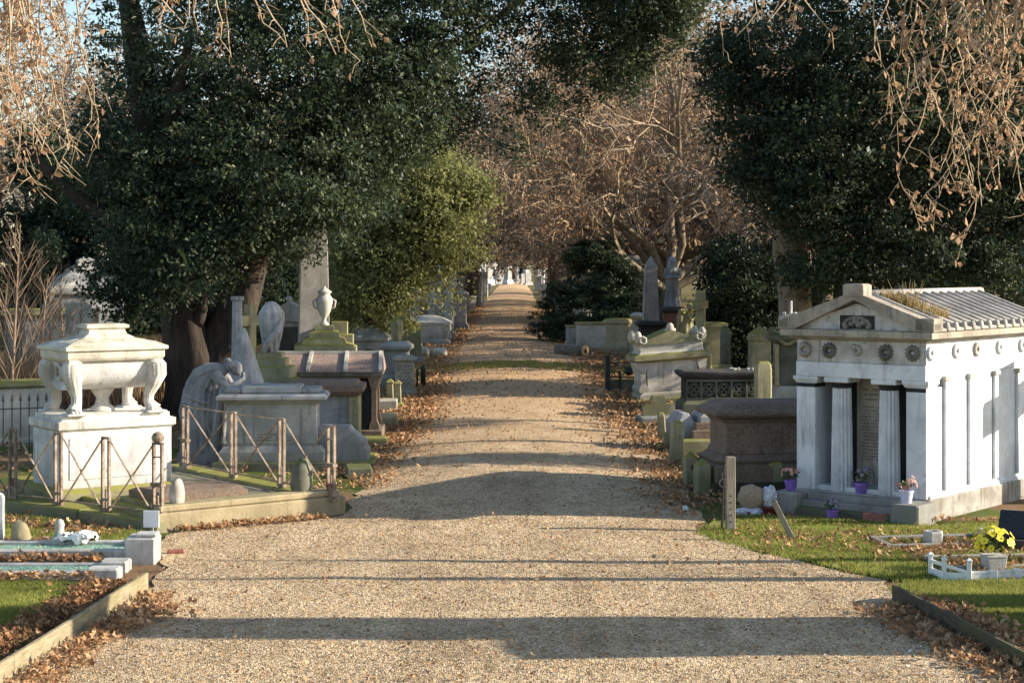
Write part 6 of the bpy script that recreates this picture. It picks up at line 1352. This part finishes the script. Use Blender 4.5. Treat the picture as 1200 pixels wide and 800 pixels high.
# broken iron railing
x, y, _ = gp(712, 458); t = thing('iron_railing', 'dark broken iron railing with a ball finial by the scrolled sarcophagus', 'fence', (x, y, 0), 8)
for i, (q, h) in enumerate([(0, .95), (.35, .55), (.85, .9)]): MB().loft([(.07, .05, -.05), (.06, .045, h), (.02, .02, h+.05)]).build('post', M['black_iron'], t)if i == 0 else MB().loft([(.035, .035, -.05), (.03, .03, h)], .005, q, 0).build('post', M['black_iron'], t)
MB().bar((0, 0, .78), (.9, 0, .76), .04, .03).build('rail', M['black_iron'], t); MB().bar((0, 0, .4), (.9, 0, .36), .05, .04).build('rail', M['black_iron'], t); b = MB(); b.ball((.6, 0, .55), .13, 14, 10); b.build('ball', M['black_iron'], t, True)
MB().box(.1, .9, .05, .3, -.05, .3, .03).build('kerb', M['mossy_dark'], t)

# posts, sacks, ball
x, y, _ = gp(856, 622); t = thing('wooden_post', 'grey weathered upright timber post with a row of bolt holes', 'post', (x, y, 0), 6); MB().box(-.062, .062, -.04, .04, -.05, .98, .008).build('post', M['wood'], t)
b = MB()
for i in range(5): b.ball((0, -.04, .13+.085*i), (.011, .004, .011), 8, 6)
b.build('bolt_holes', M['soot'], t)
x, y, _ = gp(929, 632); t = thing('leaning_stake', 'pale timber stake leaning over on the grass before the steps', 'stake', (x, y, 0), 0, tilt=(4, -27)); MB().box(-.035, .035, -.03, .03, -.06, .56, .006).build('stake', M['wood'], t)
x, y, _ = gp(846, 621); t = thing('iron_rod', 'thin rusty iron rod with wire next to the weathered post', 'rod', (x, y, 0), 0, tilt=(0, 2)); MB().lathe([(.016, -.05), (.013, .45), (.009, .85)], 8).build('rod', M['black_iron'], t)
b = MB(); torus(b, (.02, 0, .72), .04, .008, seg=16, sub=5, bumpy=0); torus(b, (.0, .02, .62), .05, .008, seg=16, sub=5, bumpy=0); b.build('wire', M['greystone'], t)
x, y, _ = gp(880, 603); b = MB(); b.ball((0, 0, .17), (.19, .14, .17), 22, 16, lambda d: 1+.14*mnoise.noise(d*2.2+Vector((5, 1, 0)))+(.06 if d.z < -.5 else 0)); o = b.build('sack', M['sack'], smooth=True); o.location = (x-.03, y+.05, .09); o.rotation_euler = (R(8), R(12), R(10)); tag(o, 'plump beige sack dumped by the mausoleum corner', 'sack')
b = MB(); b.ball((0, 0, .05), (.2, .14, .06), 20, 10, lambda d: 1+.3*mnoise.noise(d*4)); o = b.build('plastic_bag', M['plastic']); o.location = (x-.02, y, 0); tag(o, 'flattened clear plastic bag under the beige sack', 'bag')
b = MB(); b.ball((0, 0, .17), (.11, .1, .15), 20, 14, lambda d: 1+.35*mnoise.noise(d*4+Vector((1, 7, 0)))); o = b.build('plastic_bag', M['plastic']); o.location = (x+.26, y+.03, .08); tag(o, 'crumpled clear plastic bag of rubbish beside the beige sack', 'bag')
b = MB(); b.lathe([(.1, 0), (.12, .1), (.13, .11), (.12, .12)], 18); o = b.build('plant_pot', M['maroon'], smooth=True); o.location = (x+.28, y-.03, 0); tag(o, 'dark red bowl under the crumpled plastic bag', 'bowl')
b = MB(); b.ball((0, 0, .05), .05, 16, 12); o = b.build('ball', M['ballwhite'], smooth=True); o.location = gp(803, 600); tag(o, 'small scuffed white ball at the shaded path edge', 'ball')

# ================================================================== right foreground grave plot
t = kerb_grave('kerbed_grave', 'low grey stone kerbed grave full of leaves on the lawn', (4.62, 20.95, 0), 8, 2.1, .72, .065, .085, 'greystone', None)
def hexvase(lab, loc, r, h, mat, rz=0):
    t = thing('grave_vase', lab, 'vase', loc, rz); b = MB(); b.lathe([(r*.85, 0), (r, h*.12), (r, h*.88), (r*.88, h), (r*.6, h), (r*.55, h*.85)], 6); b.build('vase', M[mat], t); b = MB(); b.lathe([(r*.52, h*.9), (r*.5, h*.91)], 12); b.build('insert', M['greystone'], t)
hexvase('white six sided marble vase standing inside the low kerb', (X_(1097, 21.1), 21.25, 0), .13, .19, 'marble', 10)
hexvase('smaller shaded marble vase behind the yellow flowers', (X_(1157, 21.7), 21.75, 0), .1, .14, 'marble', 25)
t = thing('toy_fence', 'little white picket style fence edging the grave with yellow flowers', 'fence', (0, 0, 0))
pf = [(4.72, 19.25), (4.8, 18.95), (5.05, 18.85), (5.33, 18.9), (5.62, 18.98), (5.95, 19.05)]
for i, (x, y) in enumerate(pf): MB().loft([(.022, .022, -.03), (.022, .022, .22), (.03, .03, .225), (.03, .03, .24), (.004, .004, .265)] if i in (0, 1, 2) else [(.04, .04, -.03), (.04, .04, .12)], .004, x, y).build('post', M['white_paint'], t)
b = MB(); c = MB()
for i in range(len(pf)-1):
    p, q = pf[i], pf[i+1]; b.bar((*p, .165 if i < 2 else .1), (*q, .165 if i < 1 else .1), .02, .035); c.bar((*p, .045), (*q, .045), .02, .09)
b.build('upper_rail', M['white_paint'], t); c.build('lower_board', M['white_paint'], t)
t = thing('flower_pot', 'square white pot of bright yellow flowers behind the toy fence', 'flower pot', (X_(1166, 19.45), 19.5, 0), 8); MB().loft([(.1, .1, 0), (.115, .115, .17), (.12, .12, .175), (.12, .12, .19)], .01).build('pot', M['marble'], t)
ey = bunch(t, (0, 0, .34), .2, 34, 'flower_yellow', fs=.052, seed=12, up=.8); ey.build('flower_centres', M['flower_eye'], t)
t = thing('headstone', 'dark polished headstone leaning back at the picture edge', 'headstone', (X_(1196, 20.9), 21.0, 0), -28, tilt=(0, 0)); MB().box(-.32, .32, -.14, .2, -.03, .13, .015).build('base', M['darkstone'], t)
b = MB(); b.box(-.26, .26, -.035, .035, 0, .4, .012); o = b.build('slab', plain('polished black granite', (.03, .032, .035), .15, .3, 30, bmp=.02), t); o.location = (0, .0, .12); o.rotation_euler = (R(-38), 0, 0)
kerb_grave('kerbed_grave', 'thin white edged grave behind the toy fence', (4.95, 19.5, 0), 6, 1.9, .75, .06, .05, 'palestone', None)

# ================================================================== stones outside the frame to the sunward side, and shadow casters added there
t = thing('pedestal_tomb', 'tall square pedestal tomb standing on the lawn east of the dark timber edging', 'tomb', (8.1, 15.9, 0), 4); pedestal(t, 1.5, 3.0, 'palestone')  # added unseen block for the broad shadow band across the near gravel
t = thing('headstone', 'plain pale headstone on the lawn beside the tall pedestal tomb', 'headstone', (6.55, 17.55, 0), 80); b = MB(); arch_slab(b, .7, 1.15, .14); b.build('slab', M['palestone'], t)
t = thing('stone_cross', 'tall wheel less stone cross beyond the mausoleum side wall', 'cross', (9.9, 25.3, 0), 78); MB().loft([(.5, .4, -.05), (.4, .3, .6)]).build('base', M['palestone'], t); b = MB(); cross(b, 0, .6, 2.35, .46, .22, 1.25); b.build('cross', M['palestone'], t)
sapling('bare_sapling', 'thin sapling on the lawn beyond the leaning dark headstone', (8.0, 20.05, 0), 4.6, 51, n=12, r0=.13)  # added out of view, trunk thickened to draw a shadow line
sapling('bare_sapling', 'thin sapling on the lawn near the toy fence end', (8.6, 19.0, 0), 5.2, 52, n=12, r0=.15)  # added likewise for the other thin line on the gravel

GB = 'monuments hidden behind the white mausoleum'
q1 = thing('pedestal_tomb', 'tall pedestal monument in the row standing behind the white mausoleum', 'tomb', (8.0, 38.7, 0), 0, GB); pedestal(q1, .85, 2.7, 'greystone')  # hidden row added to lay shadow bands across the path
for x, y, s, h in ((7.6, 35.0, .42, 1.0), (8.4, 40.0, .75, 1.0), (8.2, 41.7, .75, 1.0), (8.8, 43.9, .4, 1.0)): dup(q1, (x, y, 0), 0, sc=(s, s, h))
shrub('columnar_yew', 'narrow columnar yew on the lawn behind the mausoleum side wall', (10.4, 29.7, 0), 9.2, 1.5, 20000, .13, 'leaf_yew', 71)  # added out of view, sized to shade the weeping statue and chest tomb
ob = thing('obelisk', 'obelisk in the second row of monuments behind the mossy tombs', 'obelisk', (12.6, 54.6, 0), 0, 'second row obelisks behind the mossy tombs'); obelisk(ob, .7, 1.3, 3.8, 'greystone')  # added to throw narrow shadows over the path
pd = thing('pedestal_tomb', 'tall tomb in the second row behind the yew and obelisk', 'tomb', (7.4, 91, 0), 0, 'second row tombs behind the yew'); pedestal(pd, 1.3, 2.7, 'palestone')  # added blockers that stripe the far path
g = random.Random(77)
for i, (x, y) in enumerate([(6.0, 86), (5.0, 91.5), (6.6, 99), (5.2, 109), (4.8, 117), (6, 126), (5, 137), (5.2, 148), (4.6, 160), (5, 172), (5.2, 186), (4.8, 201), (5, 217), (5.6, 95), (5.4, 103), (7.3, 107), (5.2, 113), (6.4, 121), (5.6, 131), (6.6, 143), (5.4, 154), (6.2, 166), (5.6, 179), (6, 194), (5.4, 209), (6.3, 224), (5.6, 240)]):
    dup(ob if i % 3 == 1 else pd, (x, y, 0), g.uniform(-10, 10), sc=g.uniform(.85, 1.25))
# more weathered tombs crowded in beyond the crossing
ct = thing('headstone', 'upright weathered headstone crowded among the tombs left of the crossing', 'headstone', (-4.6, 58, 0), 5, 'headstones crowded beyond the crossing'); b = MB(); arch_slab(b, .7, 1.35, .15); b.build('slab', M['mossy'], ct); MB().box(-.45, .45, -.2, .2, -.05, .18, .02).build('base', M['greystone'], ct)
ch = thing('chest_tomb', 'weathered chest tomb crowded among the tombs beyond the crossing', 'tomb', (-5.8, 60.5, 0), -4, 'chest tombs crowded beyond the crossing'); chest(ch, 1.6, .85, 1.1, 'greystone', 'mossy', .08, .14)
pt = thing('pedestal_tomb', 'weathered pedestal tomb crowded among the tombs beyond the crossing', 'tomb', (-4.7, 64, 0), 4, 'pedestal tombs crowded beyond the crossing'); pedestal(pt, .9, 1.75, 'palestone')
cx_ = thing('stone_cross', 'weathered cross crowded among the tombs beyond the crossing', 'cross', (-6.4, 66, 0), 12, 'crosses crowded beyond the crossing'); b = MB(); cross(b, 0, .6, 1.5, .22, .16, .85); b.build('cross', M['greystone'], cx_); MB().loft([(.42, .32, -.05), (.4, .3, .3), (.28, .2, .34), (.26, .18, .62)]).build('base', M['greystone'], cx_)
for i, (x, y) in enumerate([(-3.6, 61), (-7.2, 63), (-8.2, 66.5), (-6.4, 71.5), (-6.8, 74), (-3.7, 83), (-5.4, 84), (-3.6, 89), (-6.8, 92), (-8.5, 69), (-5.5, 56.5), (4.6, 62), (5.6, 66.5), (4.2, 77), (5.0, 84), (7.6, 69), (4.1, 87), (9.5, 60), (5.9, 59.2)]):
    dup((ct, pt, ch, ct, cx_)[i % 5], (x, y, 0), g.uniform(-12, 12), sc=g.uniform(.8, 1.2), tilt=(g.gauss(0, 2), g.gauss(0, 2.5)))
hd_ = thing('pedestal_tomb', 'tall narrow pedestal monument hidden in the holly shade', 'tomb', (8.6, 58.8, 0), 0, 'tall monuments in the holly shade'); pedestal(hd_, .8, 3.7, 'greystone')  # added behind holly and yew as casters of more path stripes
for x, y, s in ((8.4, 61.6, .7), (8.9, 63.4, 1.1), (9.2, 66.2, .6), (9.4, 68.4, .9), (9.6, 71.2, .7), (9.9, 73.3, 1.2), (10.2, 76.4, .7), (5.6, 79.6, 1.0), (5.9, 82.2, .8), (5.4, 88.6, .8), (6.2, 93.6, 1.1), (5.7, 97.2, .9), (5.3, 105.5, 1.2), (5.9, 114, 1.2), (5.6, 122, 1.3)): dup(hd_, (x, y, 0), 0, sc=(s, s, g.uniform(.9, 1.08)))
